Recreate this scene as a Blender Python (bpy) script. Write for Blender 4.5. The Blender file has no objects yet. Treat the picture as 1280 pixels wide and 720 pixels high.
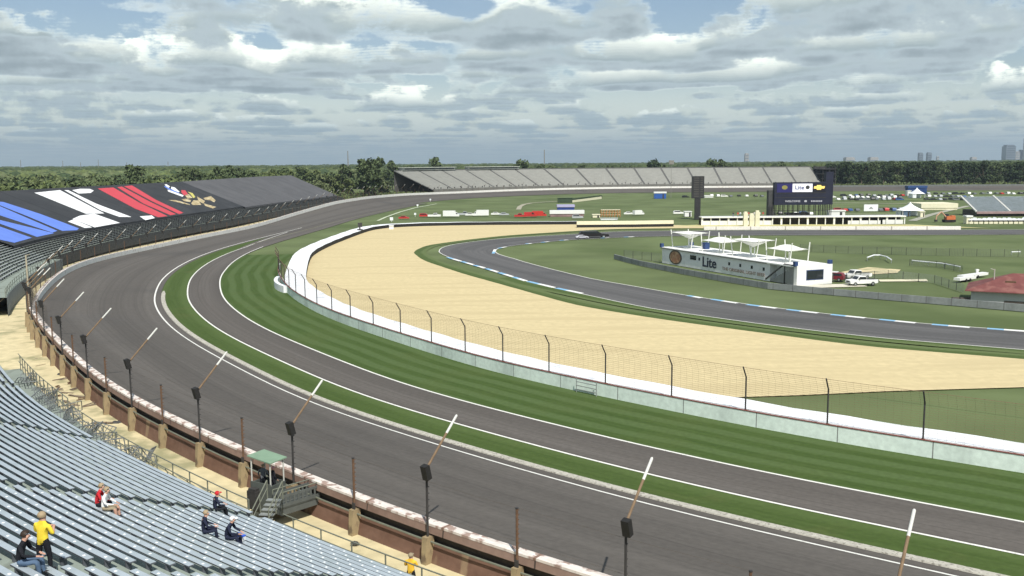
import bpy, math, random
from mathutils import Vector, Matrix
random.seed(11)
SC = bpy.context.scene
COL = SC.collection
R = math.radians
C = [[102.72,6.59,2.4],[95.56,10.16,2.4],[88.46,13.85,2.4],[81.43,17.65,2.4],[74.45,21.56,2.4],[67.53,25.58,2.4],[60.69,29.71,2.4],[53.9,33.95,2.4],[47.19,38.3,2.4],[40.55,42.76,2.4],[33.98,47.32,2.4],[27.48,51.99,2.4],[20.99,56.65,2.4],[14.58,61.45,2.45],[8.38,66.49,2.48],[2.39,71.79,2.55],[-3.43,77.28,2.69],[-9.11,82.91,2.85],[-14.62,88.71,3.01],[-19.87,94.74,3.15],[-24.78,101.06,3.28],[-29.41,107.58,3.42],[-33.91,114.19,3.58],[-38.34,120.85,3.74],[-42.66,127.58,3.89],[-46.79,134.43,3.92],[-50.68,141.42,3.38],[-54.31,148.55,1.88],[-57.72,155.78,1.16],[-60.91,163.12,1.23],[-63.83,170.56,1.46],[-66.47,178.11,1.7],[-68.94,185.72,1.89],[-71.26,193.37,2.0],[-73.39,201.09,2.01],[-75.27,208.86,1.94],[-76.94,216.68,1.8],[-78.41,224.54,1.6],[-79.67,232.44,1.36],[-80.73,240.37,1.12],[-81.59,248.32,0.89],[-82.26,256.29,0.69],[-82.72,264.28,0.52],[-82.97,272.27,0.39],[-83.04,280.27,0.31],[-82.94,288.27,0.25],[-82.7,296.26,0.23],[-82.36,304.25,0.22],[-81.95,312.24,0.21],[-81.49,320.23,0.19],[-81.01,328.21,0.16],[-80.53,336.19,0.13],[-80.06,344.18,0.1],[-79.62,352.17,0.08],[-79.22,360.15,0.1],[-78.86,368.14,0.17],[-78.53,376.14,0.3],[-78.21,384.13,0.48],[-77.89,392.12,0.68],[-77.55,400.11,0.9],[-77.16,408.1,1.13],[-76.71,416.09,1.38],[-76.18,424.07,1.63],[-75.57,432.04,1.9],[-74.89,440.01,2.17],[-74.16,447.98,2.44],[-73.39,455.94,2.72],[-72.6,463.9,3.0],[-71.8,471.86,3.27],[-70.97,479.81,3.5],[-70.12,487.77,3.67],[-69.23,495.72,3.79],[-68.31,503.66,3.86],[-67.37,511.6,3.9],[-66.4,519.54,3.93],[-65.42,527.48,3.96],[-64.42,535.42,3.98],[-63.41,543.35,3.97],[-62.37,551.28,3.93],[-61.26,559.2,3.86],[-60.03,567.11,3.78],[-58.61,574.98,3.7],[-56.92,582.8,3.64],[-54.92,590.54,3.6],[-52.64,598.21,3.56],[-50.11,605.8,3.52],[-47.41,613.32,3.44],[-44.57,620.8,3.34],[-41.6,628.23,3.21],[-38.46,635.58,3.09],[-35.09,642.84,2.97],[-31.4,649.93,2.87],[-27.36,656.84,2.79],[-22.98,663.53,2.72],[-18.31,670.02,2.69],[-13.41,676.34,2.68],[-8.3,682.5,2.69],[-3.01,688.5,2.7],[2.47,694.32,2.72],[8.13,699.97,2.74],[13.96,705.44,2.75],[19.95,710.75,2.75],[26.09,715.87,2.75],[32.39,720.81,2.75],[38.87,725.49,2.75],[45.55,729.88,2.75],[52.47,733.9,2.75],[59.61,737.5,2.75],[66.96,740.65,2.75],[74.48,743.36,2.75],[82.14,745.68,2.75],[89.89,747.66,2.75],[97.71,749.35,2.75],[105.57,750.78,2.75],[113.48,752.0,2.75],[121.41,753.03,2.75],[129.36,753.92,2.75],[137.32,754.66,2.75],[145.3,755.25,2.75],[153.29,755.69,2.75],[161.28,755.97,2.75],[169.28,756.13,2.75],[177.28,756.19,2.75],[185.27,756.18,2.75],[193.27,756.14,2.75],[201.27,756.09,2.75],[209.27,756.03,2.75],[217.27,755.96,2.75],[225.27,755.9,2.75],[233.26,755.84,2.75],[241.26,755.77,2.75],[249.26,755.71,2.75],[257.26,755.65,2.75],[265.26,755.59,2.75],[273.26,755.52,2.75],[281.25,755.46,2.75],[289.25,755.4,2.75],[297.25,755.33,2.75],[305.25,755.27,2.75],[313.25,755.21,2.75],[321.25,755.15,2.75],[329.24,755.08,2.75],[337.24,755.02,2.75],[345.24,754.96,2.75],[353.24,754.89,2.75],[361.24,754.83,2.75],[369.24,754.77,2.75],[377.23,754.71,2.75],[385.23,754.64,2.75],[393.23,754.58,2.75],[401.23,754.52,2.75],[409.23,754.52,2.75],[417.23,754.52,2.75],[425.23,754.52,2.75],[433.22,754.52,2.75],[441.22,754.52,2.75],[449.22,754.52,2.75],[457.22,754.52,2.75],[465.22,754.52,2.75],[473.22,754.52,2.75],[481.22,754.52,2.75],[489.21,754.52,2.75],[497.21,754.52,2.75],[505.21,754.52,2.75],[513.21,754.52,2.75],[521.21,754.52,2.75],[529.21,754.52,2.75],[537.21,754.52,2.75],[545.2,754.52,2.75],[553.2,754.52,2.75],[561.2,754.52,2.75],[569.2,754.52,2.75],[577.2,754.52,2.75],[585.2,754.52,2.75],[593.2,754.52,2.75],[601.19,754.52,2.75],[609.19,754.52,2.75],[617.19,754.52,2.75],[625.19,754.52,2.75],[633.19,754.52,2.75],[641.19,754.52,2.75],[649.19,754.52,2.75],[657.18,754.52,2.75],[665.18,754.52,2.75],[673.18,754.52,2.75],[681.18,754.52,2.75],[689.18,754.52,2.75],[697.18,754.52,2.75],[705.18,754.52,2.75],[713.17,754.52,2.75],[721.17,754.52,2.75],[729.17,754.52,2.75],[737.17,754.52,2.75],[745.17,754.52,2.75],[753.17,754.52,2.75],[761.17,754.52,2.75],[769.17,754.52,2.75],[777.16,754.52,2.75],[785.16,754.52,2.75],[793.16,754.52,2.75],[801.16,754.52,2.75]]
S0 = -90.0; DS = 7.9984
DESIGN = {"white":[[[259.0,54.0],[274.0,54.7],[267.0,38.0],[258.0,39.1]],[[276.0,54.5],[278.0,54.3],[275.0,44.4],[276.0,34.0],[270.0,35.0],[269.0,40.0]],[[280.0,54.2],[286.0,54.8],[291.0,54.4],[291.0,53.0],[286.0,51.5],[279.0,51.6]],[[262.0,38.6],[263.0,31.7],[246.0,31.5],[246.0,37.3],[253.0,38.5]],[[241.0,36.4],[246.0,37.0],[245.0,31.7],[241.0,32.0]],[[281.0,33.8],[289.0,33.4],[287.0,31.6],[279.0,31.1]],[[350.0,54.3],[353.0,54.7],[351.0,52.6],[346.0,51.3]],[[352.0,52.4],[353.0,51.5],[348.0,47.8],[345.0,47.2],[346.0,49.1],[347.0,50.7]],[[342.0,50.1],[343.0,49.8],[344.0,44.7],[340.0,43.7],[339.0,48.6]]],"red":[[[296.0,54.3],[307.0,54.4],[300.0,42.3],[297.0,31.7],[290.0,31.8],[289.0,38.7]],[[310.0,54.5],[314.0,54.7],[308.0,42.3],[305.0,32.2],[300.0,32.0],[301.0,41.4]],[[316.0,54.9],[323.0,55.2],[315.0,43.3],[312.0,32.5],[307.0,32.0],[310.0,42.4]],[[353.0,49.0],[356.0,48.6],[350.0,45.3],[344.0,44.5],[348.0,47.1]]],"blue":[[[235.0,50.4],[236.0,50.1],[238.0,41.9],[238.0,32.3],[235.0,31.7],[228.0,32.6],[230.0,41.3],[231.0,48.9]],[[230.0,48.2],[226.0,33.0],[222.0,32.7],[220.0,43.8]],[[215.0,41.9],[222.0,32.3],[211.0,32.3],[211.0,40.2]],[[208.0,39.2],[208.0,32.4],[196.0,32.2],[194.0,34.4]],[[346.0,53.0],[348.0,53.1],[346.0,50.3],[343.0,49.6]],[[346.0,50.5],[346.0,49.1],[346.0,47.1],[344.0,46.7],[343.0,49.1]]],"gold":[[[323.0,42.3],[328.0,41.8],[330.0,40.5],[331.0,37.8],[330.0,37.0],[327.0,39.1]],[[334.0,41.8],[339.0,42.1],[340.0,40.5],[336.0,39.3],[333.0,40.2]],[[346.0,45.1],[351.0,45.4],[346.0,42.1],[340.0,41.9]],[[334.0,38.3],[342.0,40.3],[346.0,39.9],[339.0,36.3],[332.0,36.9]],[[353.0,43.0],[350.0,38.8],[343.0,37.0],[344.0,39.1]],[[355.0,41.2],[366.0,42.1],[361.0,38.5],[355.0,37.0],[356.0,38.8],[353.0,39.9]],[[344.0,37.2],[347.0,33.5],[341.0,32.7],[340.0,35.3]]],"yellow":[[[355.0,47.3],[356.0,45.7],[350.0,42.5],[346.0,41.8],[352.0,45.1]]]}
ROAD_OUT = [[65.0,119.9],[61.5,121.9],[58.1,123.9],[54.6,126.0],[51.2,128.1],[48.0,130.5],[44.9,133.1],[41.9,135.8],[39.0,138.6],[36.2,141.4],[33.5,144.4],[30.8,147.4],[28.1,150.3],[25.5,153.4],[23.0,156.6],[20.9,160.0],[18.9,163.5],[17.0,167.0],[15.1,170.5],[13.2,174.1],[11.2,177.6],[9.3,181.1],[7.5,184.7],[5.8,188.3],[4.1,192.0],[2.5,195.7],[1.0,199.4],[-0.5,203.1],[-1.9,206.9],[-3.4,210.6],[-4.8,214.4],[-6.3,218.1],[-7.7,221.9],[-9.1,225.6],[-10.5,229.4],[-11.8,233.2],[-13.2,237.0],[-14.5,240.8],[-15.8,244.6],[-16.9,248.4],[-18.0,252.3],[-18.9,256.2],[-19.6,260.2],[-19.8,264.2],[-19.9,268.2],[-19.7,272.2],[-19.1,276.2],[-18.1,280.1],[-16.8,283.9],[-15.1,287.5],[-13.1,291.0],[-11.0,294.4],[-8.7,297.7],[-6.2,300.8],[-3.6,303.9],[-0.9,306.8],[2.2,309.4],[5.5,311.7],[8.9,313.8],[12.4,315.9],[15.8,318.0],[19.2,320.1],[22.4,322.5],[25.6,325.0],[28.7,327.5],[32.0,329.8],[35.5,331.7],[39.4,332.7],[43.4,333.1],[47.4,333.5],[51.4,333.9],[55.4,334.1],[59.4,334.2],[63.5,334.1],[67.5,334.0],[71.5,333.8],[75.5,333.7],[79.5,333.6],[83.5,333.4],[87.6,333.3],[91.6,333.1],[95.6,332.9],[99.6,332.7],[103.6,332.6],[107.6,332.4],[111.6,332.2],[115.6,332.0],[119.7,331.8],[123.7,331.6],[127.7,331.4],[131.7,331.2],[135.7,331.0],[139.7,330.8],[143.7,330.6],[147.7,330.5],[151.8,330.3],[155.8,330.1],[159.8,329.9],[163.8,329.7],[167.8,329.5],[171.8,329.3],[175.8,329.1]]
ROAD_IN = [[72.0,133.0],[69.4,134.5],[66.8,136.0],[64.2,137.6],[61.7,139.2],[59.2,140.9],[56.9,142.8],[54.6,144.8],[52.4,146.8],[50.2,148.8],[48.1,150.9],[46.0,153.1],[43.9,155.2],[41.9,157.5],[40.0,159.8],[38.2,162.2],[36.4,164.6],[34.5,167.0],[32.8,169.4],[31.1,171.9],[29.5,174.4],[28.0,177.0],[26.5,179.6],[25.0,182.2],[23.5,184.8],[22.0,187.4],[20.4,190.0],[18.9,192.5],[17.5,195.2],[16.1,197.8],[14.9,200.6],[13.8,203.4],[12.6,206.1],[11.5,208.9],[10.4,211.7],[9.3,214.5],[8.2,217.3],[7.2,220.1],[6.1,222.9],[5.1,225.7],[4.1,228.6],[3.1,231.4],[2.2,234.3],[1.3,237.1],[0.4,240.0],[-0.6,242.8],[-1.6,245.7],[-2.5,248.5],[-3.4,251.4],[-4.0,254.3],[-4.4,257.3],[-4.7,260.3],[-4.6,263.3],[-4.4,266.3],[-4.0,269.2],[-3.1,272.1],[-1.8,274.8],[-0.3,277.4],[1.4,279.9],[3.3,282.2],[5.2,284.5],[7.1,286.8],[9.1,289.0],[11.1,291.3],[13.1,293.5],[15.2,295.6],[17.5,297.6],[20.0,299.2],[22.7,300.7],[25.3,302.1],[28.0,303.5],[30.7,304.8],[33.4,305.9],[36.2,307.0],[39.1,308.0],[41.9,309.0],[44.8,309.8],[47.7,310.3],[50.7,310.5],[53.7,310.6],[56.7,310.7],[59.7,310.8],[62.7,310.9],[65.7,311.0],[68.7,311.1],[71.7,311.2],[74.7,311.3],[77.7,311.4],[80.7,311.5],[83.7,311.5],[86.7,311.4],[89.7,311.3],[92.7,311.1],[95.7,311.0],[98.7,310.9],[101.7,310.7],[104.7,310.6],[107.7,310.5],[110.7,310.3],[113.7,310.2],[116.7,310.1],[119.7,309.9],[122.7,309.8],[125.7,309.7],[128.7,309.5],[131.7,309.4],[134.7,309.3],[137.7,309.2],[140.6,309.0],[143.6,308.9],[146.6,308.8],[149.6,308.6],[152.6,308.5],[155.6,308.4],[158.6,308.2],[161.6,308.1],[164.6,308.0]]
VERGE = [[63.4,116.8],[59.9,118.7],[56.3,120.6],[52.8,122.5],[49.3,124.5],[46.1,126.9],[43.1,129.6],[40.3,132.4],[37.5,135.2],[34.6,138.0],[31.8,140.8],[28.9,143.7],[26.2,146.5],[23.5,149.5],[20.9,152.6],[18.4,155.7],[16.0,158.9],[13.8,162.2],[11.9,165.8],[10.2,169.4],[8.6,173.0],[6.9,176.7],[5.3,180.3],[3.7,184.0],[2.0,187.6],[0.4,191.3],[-1.3,194.9],[-2.9,198.6],[-4.6,202.2],[-6.2,205.9],[-7.8,209.6],[-9.3,213.3],[-10.7,217.0],[-12.2,220.7],[-13.6,224.5],[-15.1,228.2],[-16.5,231.9],[-17.9,235.7],[-19.0,239.5],[-20.1,243.4],[-21.0,247.3],[-21.8,251.2],[-22.7,255.1],[-23.3,259.1],[-23.4,263.1],[-23.3,267.1],[-22.9,271.1],[-22.5,275.0],[-21.8,279.0],[-20.5,282.7],[-18.7,286.3],[-16.8,289.8],[-14.8,293.3],[-12.8,296.8],[-10.7,300.2],[-8.4,303.5],[-6.1,306.7],[-3.7,310.0],[-1.2,313.1],[1.5,316.0],[4.5,318.7],[7.6,321.2],[10.7,323.7],[13.9,326.1],[17.0,328.6],[20.2,331.1],[23.4,333.4],[26.7,335.8],[30.0,338.1],[33.3,340.2],[37.0,341.8],[40.9,342.6],[44.9,343.1],[48.9,343.5],[52.9,343.8],[56.9,344.0],[60.9,343.9],[64.8,343.6],[68.8,343.3]]
BARRIER = [[-41.8,185.5],[-42.7,189.4],[-43.6,193.3],[-44.4,197.2],[-45.2,201.1],[-46.0,205.0],[-46.7,208.9],[-47.4,212.9],[-48.0,216.8],[-48.6,220.7],[-49.2,224.7],[-49.8,228.6],[-50.3,232.6],[-50.7,236.5],[-51.1,240.5],[-51.5,244.5],[-51.9,248.4],[-52.2,252.4],[-52.6,256.4],[-52.8,260.4],[-53.0,264.3],[-53.1,268.3],[-53.1,272.3],[-53.2,276.3],[-53.2,280.3],[-53.2,284.3],[-53.2,288.3],[-53.1,292.2],[-53.0,296.2],[-52.8,300.2],[-52.7,304.2],[-52.6,308.2],[-52.5,312.2],[-52.3,316.1],[-52.2,320.1],[-52.0,324.1],[-51.8,328.1],[-51.6,332.1],[-51.4,336.1],[-51.1,340.0],[-50.8,344.0],[-50.2,348.0],[-49.4,351.8],[-48.2,355.6],[-46.5,359.3],[-44.1,362.4],[-41.0,364.9],[-37.5,366.8],[-33.8,368.3],[-30.0,369.4],[-26.1,370.2],[-22.2,371.0],[-18.2,371.5],[-14.3,371.9],[-10.3,372.1],[-6.3,372.2],[-2.3,372.3],[1.7,372.3],[5.7,372.4],[9.7,372.3],[13.6,372.3],[17.6,372.3],[21.6,372.3],[25.6,372.2]]

# ------------------------------------------------------------------ materials
def nm(name, col, rough=.8, var=.12, scale=1.0, spec=.3, metal=0., bump=0., dirt=None, det=6, coord='Object', stretch=None):
    m = bpy.data.materials.new(name); m.use_nodes = True
    N = m.node_tree.nodes; L = m.node_tree.links; N.clear()
    o = N.new('ShaderNodeOutputMaterial'); b = N.new('ShaderNodeBsdfPrincipled'); L.new(b.outputs[0], o.inputs[0])
    b.inputs['Roughness'].default_value = rough; b.inputs['Metallic'].default_value = metal
    b.inputs['Specular IOR Level'].default_value = spec
    tc = N.new('ShaderNodeTexCoord'); n = N.new('ShaderNodeTexNoise'); n.inputs['Scale'].default_value = scale
    n.inputs['Detail'].default_value = det; L.new(tc.outputs[coord], n.inputs['Vector'])
    r = N.new('ShaderNodeMapRange'); r.inputs['From Min'].default_value = .25; r.inputs['From Max'].default_value = .75
    L.new(n.outputs['Fac'], r.inputs['Value'])
    mx = N.new('ShaderNodeMix'); mx.data_type = 'RGBA'
    mx.inputs['A'].default_value = tuple(max(0, c*(1-var)) for c in col)+(1,)
    mx.inputs['B'].default_value = tuple(min(1, c*(1+var)) for c in col)+(1,)
    L.new(r.outputs[0], mx.inputs['Factor']); out = mx.outputs['Result']
    if dirt:
        n2 = N.new('ShaderNodeTexNoise'); n2.inputs['Scale'].default_value = dirt[1]; n2.inputs['Detail'].default_value = 8
        if stretch:
            sm = N.new('ShaderNodeMapping'); sm.inputs['Scale'].default_value = stretch; sm.inputs['Rotation'].default_value = (0, 0, .25); L.new(tc.outputs[coord], sm.inputs[0]); L.new(sm.outputs[0], n2.inputs['Vector'])
        else: L.new(tc.outputs[coord], n2.inputs['Vector'])
        r2 = N.new('ShaderNodeMapRange'); r2.inputs['From Min'].default_value = dirt[2]; r2.inputs['From Max'].default_value = dirt[2]+.12
        L.new(n2.outputs['Fac'], r2.inputs['Value'])
        m2 = N.new('ShaderNodeMix'); m2.data_type = 'RGBA'; L.new(out, m2.inputs['A']); m2.inputs['B'].default_value = tuple(dirt[0])+(1,)
        L.new(r2.outputs[0], m2.inputs['Factor']); out = m2.outputs['Result']
    L.new(out, b.inputs['Base Color'])
    if bump:
        bp = N.new('ShaderNodeBump'); bp.inputs['Strength'].default_value = bump; bp.inputs['Distance'].default_value = .05
        L.new(n.outputs['Fac'], bp.inputs['Height']); L.new(bp.outputs[0], b.inputs['Normal'])
    return m

def streak_mat(name, colA, colB, ulen, vlen, rough=.85, stripes=None, patch=None, joints=None, spec=.2, groove=False):
    """surface that runs along the track: UV.x = metres along it, UV.y = metres across it"""
    m = bpy.data.materials.new(name); m.use_nodes = True
    N = m.node_tree.nodes; L = m.node_tree.links; N.clear()
    o = N.new('ShaderNodeOutputMaterial'); b = N.new('ShaderNodeBsdfPrincipled'); L.new(b.outputs[0], o.inputs[0])
    b.inputs['Roughness'].default_value = rough; b.inputs['Specular IOR Level'].default_value = spec
    uv = N.new('ShaderNodeUVMap'); uv.uv_map = 'uv'
    mp = N.new('ShaderNodeMapping'); mp.inputs['Scale'].default_value = (1/ulen, 1/vlen, 1); L.new(uv.outputs[0], mp.inputs[0])
    n = N.new('ShaderNodeTexNoise'); n.inputs['Scale'].default_value = 1; n.inputs['Detail'].default_value = 7
    n.inputs['Roughness'].default_value = .6; L.new(mp.outputs[0], n.inputs['Vector'])
    r = N.new('ShaderNodeMapRange'); r.inputs['From Min'].default_value = .3; r.inputs['From Max'].default_value = .7
    L.new(n.outputs['Fac'], r.inputs['Value'])
    mx = N.new('ShaderNodeMix'); mx.data_type = 'RGBA'; mx.inputs['A'].default_value = colA+(1,); mx.inputs['B'].default_value = colB+(1,)
    L.new(r.outputs[0], mx.inputs['Factor']); out = mx.outputs['Result']
    sp = N.new('ShaderNodeSeparateXYZ'); L.new(uv.outputs[0], sp.inputs[0])
    def layer(out, fac, col, blend='MIX'):
        k = N.new('ShaderNodeMix'); k.data_type = 'RGBA'; k.blend_type = blend
        L.new(out, k.inputs['A']); k.inputs['B'].default_value = col+(1,); L.new(fac, k.inputs['Factor']); return k.outputs['Result']
    if stripes:                                   # mowing: (half width, amount, phase, colour multiplier)
        hw, amt, ph, col = stripes
        wob = N.new('ShaderNodeTexNoise'); wob.inputs['Scale'].default_value = .05; L.new(uv.outputs[0], wob.inputs['Vector'])
        ma = N.new('ShaderNodeMath'); ma.operation = 'MULTIPLY_ADD'; L.new(wob.outputs['Fac'], ma.inputs[0]); ma.inputs[1].default_value = 1.9
        L.new(sp.outputs['Y'], ma.inputs[2])
        m1 = N.new('ShaderNodeMath'); m1.operation = 'MULTIPLY_ADD'; m1.inputs[1].default_value = math.pi/hw; m1.inputs[2].default_value = ph
        L.new(ma.outputs[0], m1.inputs[0])
        m2 = N.new('ShaderNodeMath'); m2.operation = 'SINE'; L.new(m1.outputs[0], m2.inputs[0])
        m3 = N.new('ShaderNodeMapRange'); m3.inputs['From Min'].default_value = -.45; m3.inputs['From Max'].default_value = .45
        m3.inputs['To Max'].default_value = amt; L.new(m2.outputs[0], m3.inputs['Value'])
        out = layer(out, m3.outputs[0], col)
    if patch:                                     # (colour, scale, threshold, softness)
        n3 = N.new('ShaderNodeTexNoise'); n3.inputs['Scale'].default_value = patch[1]; n3.inputs['Detail'].default_value = 9
        L.new(uv.outputs[0], n3.inputs['Vector'])
        r3 = N.new('ShaderNodeMapRange'); r3.inputs['From Min'].default_value = patch[2]; r3.inputs['From Max'].default_value = patch[2]+patch[3]
        r3.inputs['To Max'].default_value = patch[4] if len(patch) > 4 else 1
        L.new(n3.outputs['Fac'], r3.inputs['Value']); out = layer(out, r3.outputs[0], patch[0])
    if joints:                                    # (spacing along, colour)
        j1 = N.new('ShaderNodeMath'); j1.operation = 'MODULO'; j1.inputs[1].default_value = joints[0]
        j0 = N.new('ShaderNodeMath'); j0.operation = 'ADD'; j0.inputs[1].default_value = 5000; L.new(sp.outputs['X'], j0.inputs[0]); L.new(j0.outputs[0], j1.inputs[0])
        j2 = N.new('ShaderNodeMath'); j2.operation = 'LESS_THAN'; j2.inputs[1].default_value = joints[2]; L.new(j1.outputs[0], j2.inputs[0])
        out = layer(out, j2.outputs[0], joints[1])
    if groove:                                    # long tyre streaks and paving seams that run with the track
        m4 = N.new('ShaderNodeMapping'); m4.inputs['Scale'].default_value = (1/260, 1/.42, 1); L.new(uv.outputs[0], m4.inputs[0])
        n4 = N.new('ShaderNodeTexNoise'); n4.inputs['Scale'].default_value = 1; n4.inputs['Detail'].default_value = 4; L.new(m4.outputs[0], n4.inputs['Vector'])
        r4 = N.new('ShaderNodeMapRange'); r4.inputs['From Min'].default_value = .52; r4.inputs['From Max'].default_value = .72; r4.inputs['To Max'].default_value = .5
        L.new(n4.outputs['Fac'], r4.inputs['Value']); out = layer(out, r4.outputs[0], tuple(c*.55 for c in colA))
        m5 = N.new('ShaderNodeMapping'); m5.inputs['Scale'].default_value = (1/500, 1/5.5, 1); L.new(uv.outputs[0], m5.inputs[0])
        n5 = N.new('ShaderNodeTexNoise'); n5.inputs['Scale'].default_value = 1; n5.inputs['Detail'].default_value = 1; L.new(m5.outputs[0], n5.inputs['Vector'])
        r5 = N.new('ShaderNodeMapRange'); r5.inputs['From Min'].default_value = .42; r5.inputs['From Max'].default_value = .60; r5.inputs['To Max'].default_value = .55
        L.new(n5.outputs['Fac'], r5.inputs['Value']); out = layer(out, r5.outputs[0], tuple(c*.72 for c in colA))
        j5 = N.new('ShaderNodeMath'); j5.operation = 'MODULO'; j5.inputs[1].default_value = 3.65; j6 = N.new('ShaderNodeMath'); j6.operation = 'ADD'; j6.inputs[1].default_value = 365; L.new(sp.outputs['Y'], j6.inputs[0]); L.new(j6.outputs[0], j5.inputs[0])
        j7 = N.new('ShaderNodeMath'); j7.operation = 'LESS_THAN'; j7.inputs[1].default_value = .07; L.new(j5.outputs[0], j7.inputs[0]); j8 = N.new('ShaderNodeMath'); j8.operation = 'MULTIPLY'; j8.inputs[1].default_value = .45; L.new(j7.outputs[0], j8.inputs[0])
        out = layer(out, j8.outputs[0], tuple(c*.5 for c in colA))
    # fine grain in world metres keeps close surfaces from looking flat
    tc = N.new('ShaderNodeTexCoord'); g = N.new('ShaderNodeTexNoise'); g.inputs['Scale'].default_value = 2.2; g.inputs['Detail'].default_value = 5
    L.new(tc.outputs['Object'], g.inputs['Vector'])
    gr = N.new('ShaderNodeMapRange'); gr.inputs['From Min'].default_value = .3; gr.inputs['From Max'].default_value = .7
    gr.inputs['To Min'].default_value = .9; gr.inputs['To Max'].default_value = 1.1; L.new(g.outputs['Fac'], gr.inputs['Value'])
    hs = N.new('ShaderNodeHueSaturation'); L.new(gr.outputs[0], hs.inputs['Value']); L.new(out, hs.inputs['Color'])
    L.new(hs.outputs[0], b.inputs['Base Color'])
    return m

# ------------------------------------------------------------------ mesh builder
class MB:
    def __init__(s): s.v = []; s.f = []; s.m = []; s.uv = None; s.uvs = {}
    def add(s, vs, fs, mi=0):
        o = len(s.v); s.v += [tuple(p) for p in vs]; s.f += [tuple(i+o for i in f) for f in fs]; s.m += [mi]*len(fs); return o
    def box(s, c, d, rz=0, mi=0, tilt=None):
        M = Matrix.Rotation(rz, 3, 'Z')
        if tilt is not None: M = M @ tilt
        vs = [Vector(c)+M @ Vector((x*d[0]/2, y*d[1]/2, z*d[2]/2)) for x in (-1, 1) for y in (-1, 1) for z in (-1, 1)]
        s.add(vs, [(0, 1, 3, 2), (4, 6, 7, 5), (0, 4, 5, 1), (2, 3, 7, 6), (0, 2, 6, 4), (1, 5, 7, 3)], mi)
    def bar(s, p, q, r, n=6, r2=None, mi=0, caps=True):
        p = Vector(p); q = Vector(q); d = (q-p)
        if d.length < 1e-6: return
        d.normalize(); a = d.orthogonal().normalized(); b = d.cross(a); r2 = r if r2 is None else r2
        vs = [p+(a*math.cos(2*math.pi*k/n)+b*math.sin(2*math.pi*k/n))*r for k in range(n)]
        vs += [q+(a*math.cos(2*math.pi*k/n)+b*math.sin(2*math.pi*k/n))*r2 for k in range(n)]
        fs = [(k, (k+1) % n, n+(k+1) % n, n+k) for k in range(n)]
        if caps: fs += [tuple(range(n))[::-1], tuple(range(n, 2*n))]
        s.add(vs, fs, mi)
    def path(s, pts, r, n=6, mi=0):
        for a, b in zip(pts, pts[1:]): s.bar(a, b, r, n, mi=mi)
    def quad(s, a, b, c, d, mi=0): s.add([a, b, c, d], [(0, 1, 2, 3)], mi)
    def prism(s, poly, z0, z1, mi=0):              # plan polygon extruded up
        n = len(poly); vs = [(p[0], p[1], z0) for p in poly]+[(p[0], p[1], z1) for p in poly]
        s.add(vs, [tuple(range(n))[::-1], tuple(range(n, 2*n))]+[(k, (k+1) % n, n+(k+1) % n, n+k) for k in range(n)], mi)
    def extrude(s, prof, axis_pt, u, w, width, mi=0):   # side profile [(along u, z)] given thickness along w
        n = len(prof); P0 = Vector(axis_pt); u = Vector(u); w = Vector(w)
        A = [P0+u*a+Vector((0, 0, z))-w*width/2 for a, z in prof]; B = [p+w*width for p in A]
        s.add(A+B, [tuple(range(n)), tuple(range(n, 2*n))[::-1]]+[(k, n+k, n+(k+1) % n, (k+1) % n) for k in range(n)], mi)
    def build(s, name, mats, parent=None, smooth=False, loc=None):
        me = bpy.data.meshes.new(name); me.from_pydata(s.v, [], s.f)
        for m in (mats if isinstance(mats, (list, tuple)) else [mats]): me.materials.append(m)
        if any(s.m): me.polygons.foreach_set('material_index', s.m)
        if s.uv is not None:
            l = me.uv_layers.new(name='uv'); li = [0]*len(me.loops); me.loops.foreach_get('vertex_index', li)
            flat = []
            for i in li: flat += s.uv[i]
            l.data.foreach_set('uv', flat)
        if smooth: me.polygons.foreach_set('use_smooth', [True]*len(me.polygons))
        me.validate(); me.update()
        o = bpy.data.objects.new(name, me); COL.objects.link(o)
        if parent: o.parent = parent
        if loc is not None: o.location = loc
        return o

def tag(o, label=None, cat=None, group=None, kind=None):
    if label: o['label'] = label
    if cat: o['category'] = cat
    if group: o['group'] = group
    if kind: o['kind'] = kind
    return o
def empty(name, loc=(0, 0, 0), rz=0, label=None, cat=None, group=None):
    o = bpy.data.objects.new(name, None); COL.objects.link(o); o.location = loc; o.rotation_euler = (0, 0, rz)
    o.empty_display_size = .2
    return tag(o, label, cat, group)
def struct(o): o['kind'] = 'structure'; return o
def copy_tree(o, loc=None, rz=None, label=None, group=None, parent=None, scale=None):
    c = o.copy(); COL.objects.link(c)
    if parent: c.parent = parent
    if loc is not None: c.location = loc
    if rz is not None: c.rotation_euler = (0, 0, rz)
    if scale is not None: c.scale = scale if isinstance(scale, (tuple, list)) else (scale,)*3
    if label: c['label'] = label
    if group: c['group'] = group
    for ch in o.children: copy_tree(ch, parent=c)
    return c
ORD = ['', 'first', 'second', 'third', 'fourth', 'fifth', 'sixth', 'seventh', 'eighth', 'ninth', 'tenth', 'eleventh', 'twelfth',
       'thirteenth', 'fourteenth', 'fifteenth', 'sixteenth', 'seventeenth', 'eighteenth', 'nineteenth', 'twentieth']
TENS = {2: 'twenty', 3: 'thirty', 4: 'forty', 5: 'fifty', 6: 'sixty', 7: 'seventy', 8: 'eighty', 9: 'ninety'}
def ordn(k):
    if k <= 20: return ORD[k]
    t, u = divmod(k, 10)
    if k >= 100: return 'hundred and '+ordn(k-100) if k > 100 else 'hundredth'
    return TENS[t]+('-'+ORD[u] if u else '')[0:] if u else TENS[t][:-1]+'ieth'

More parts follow.
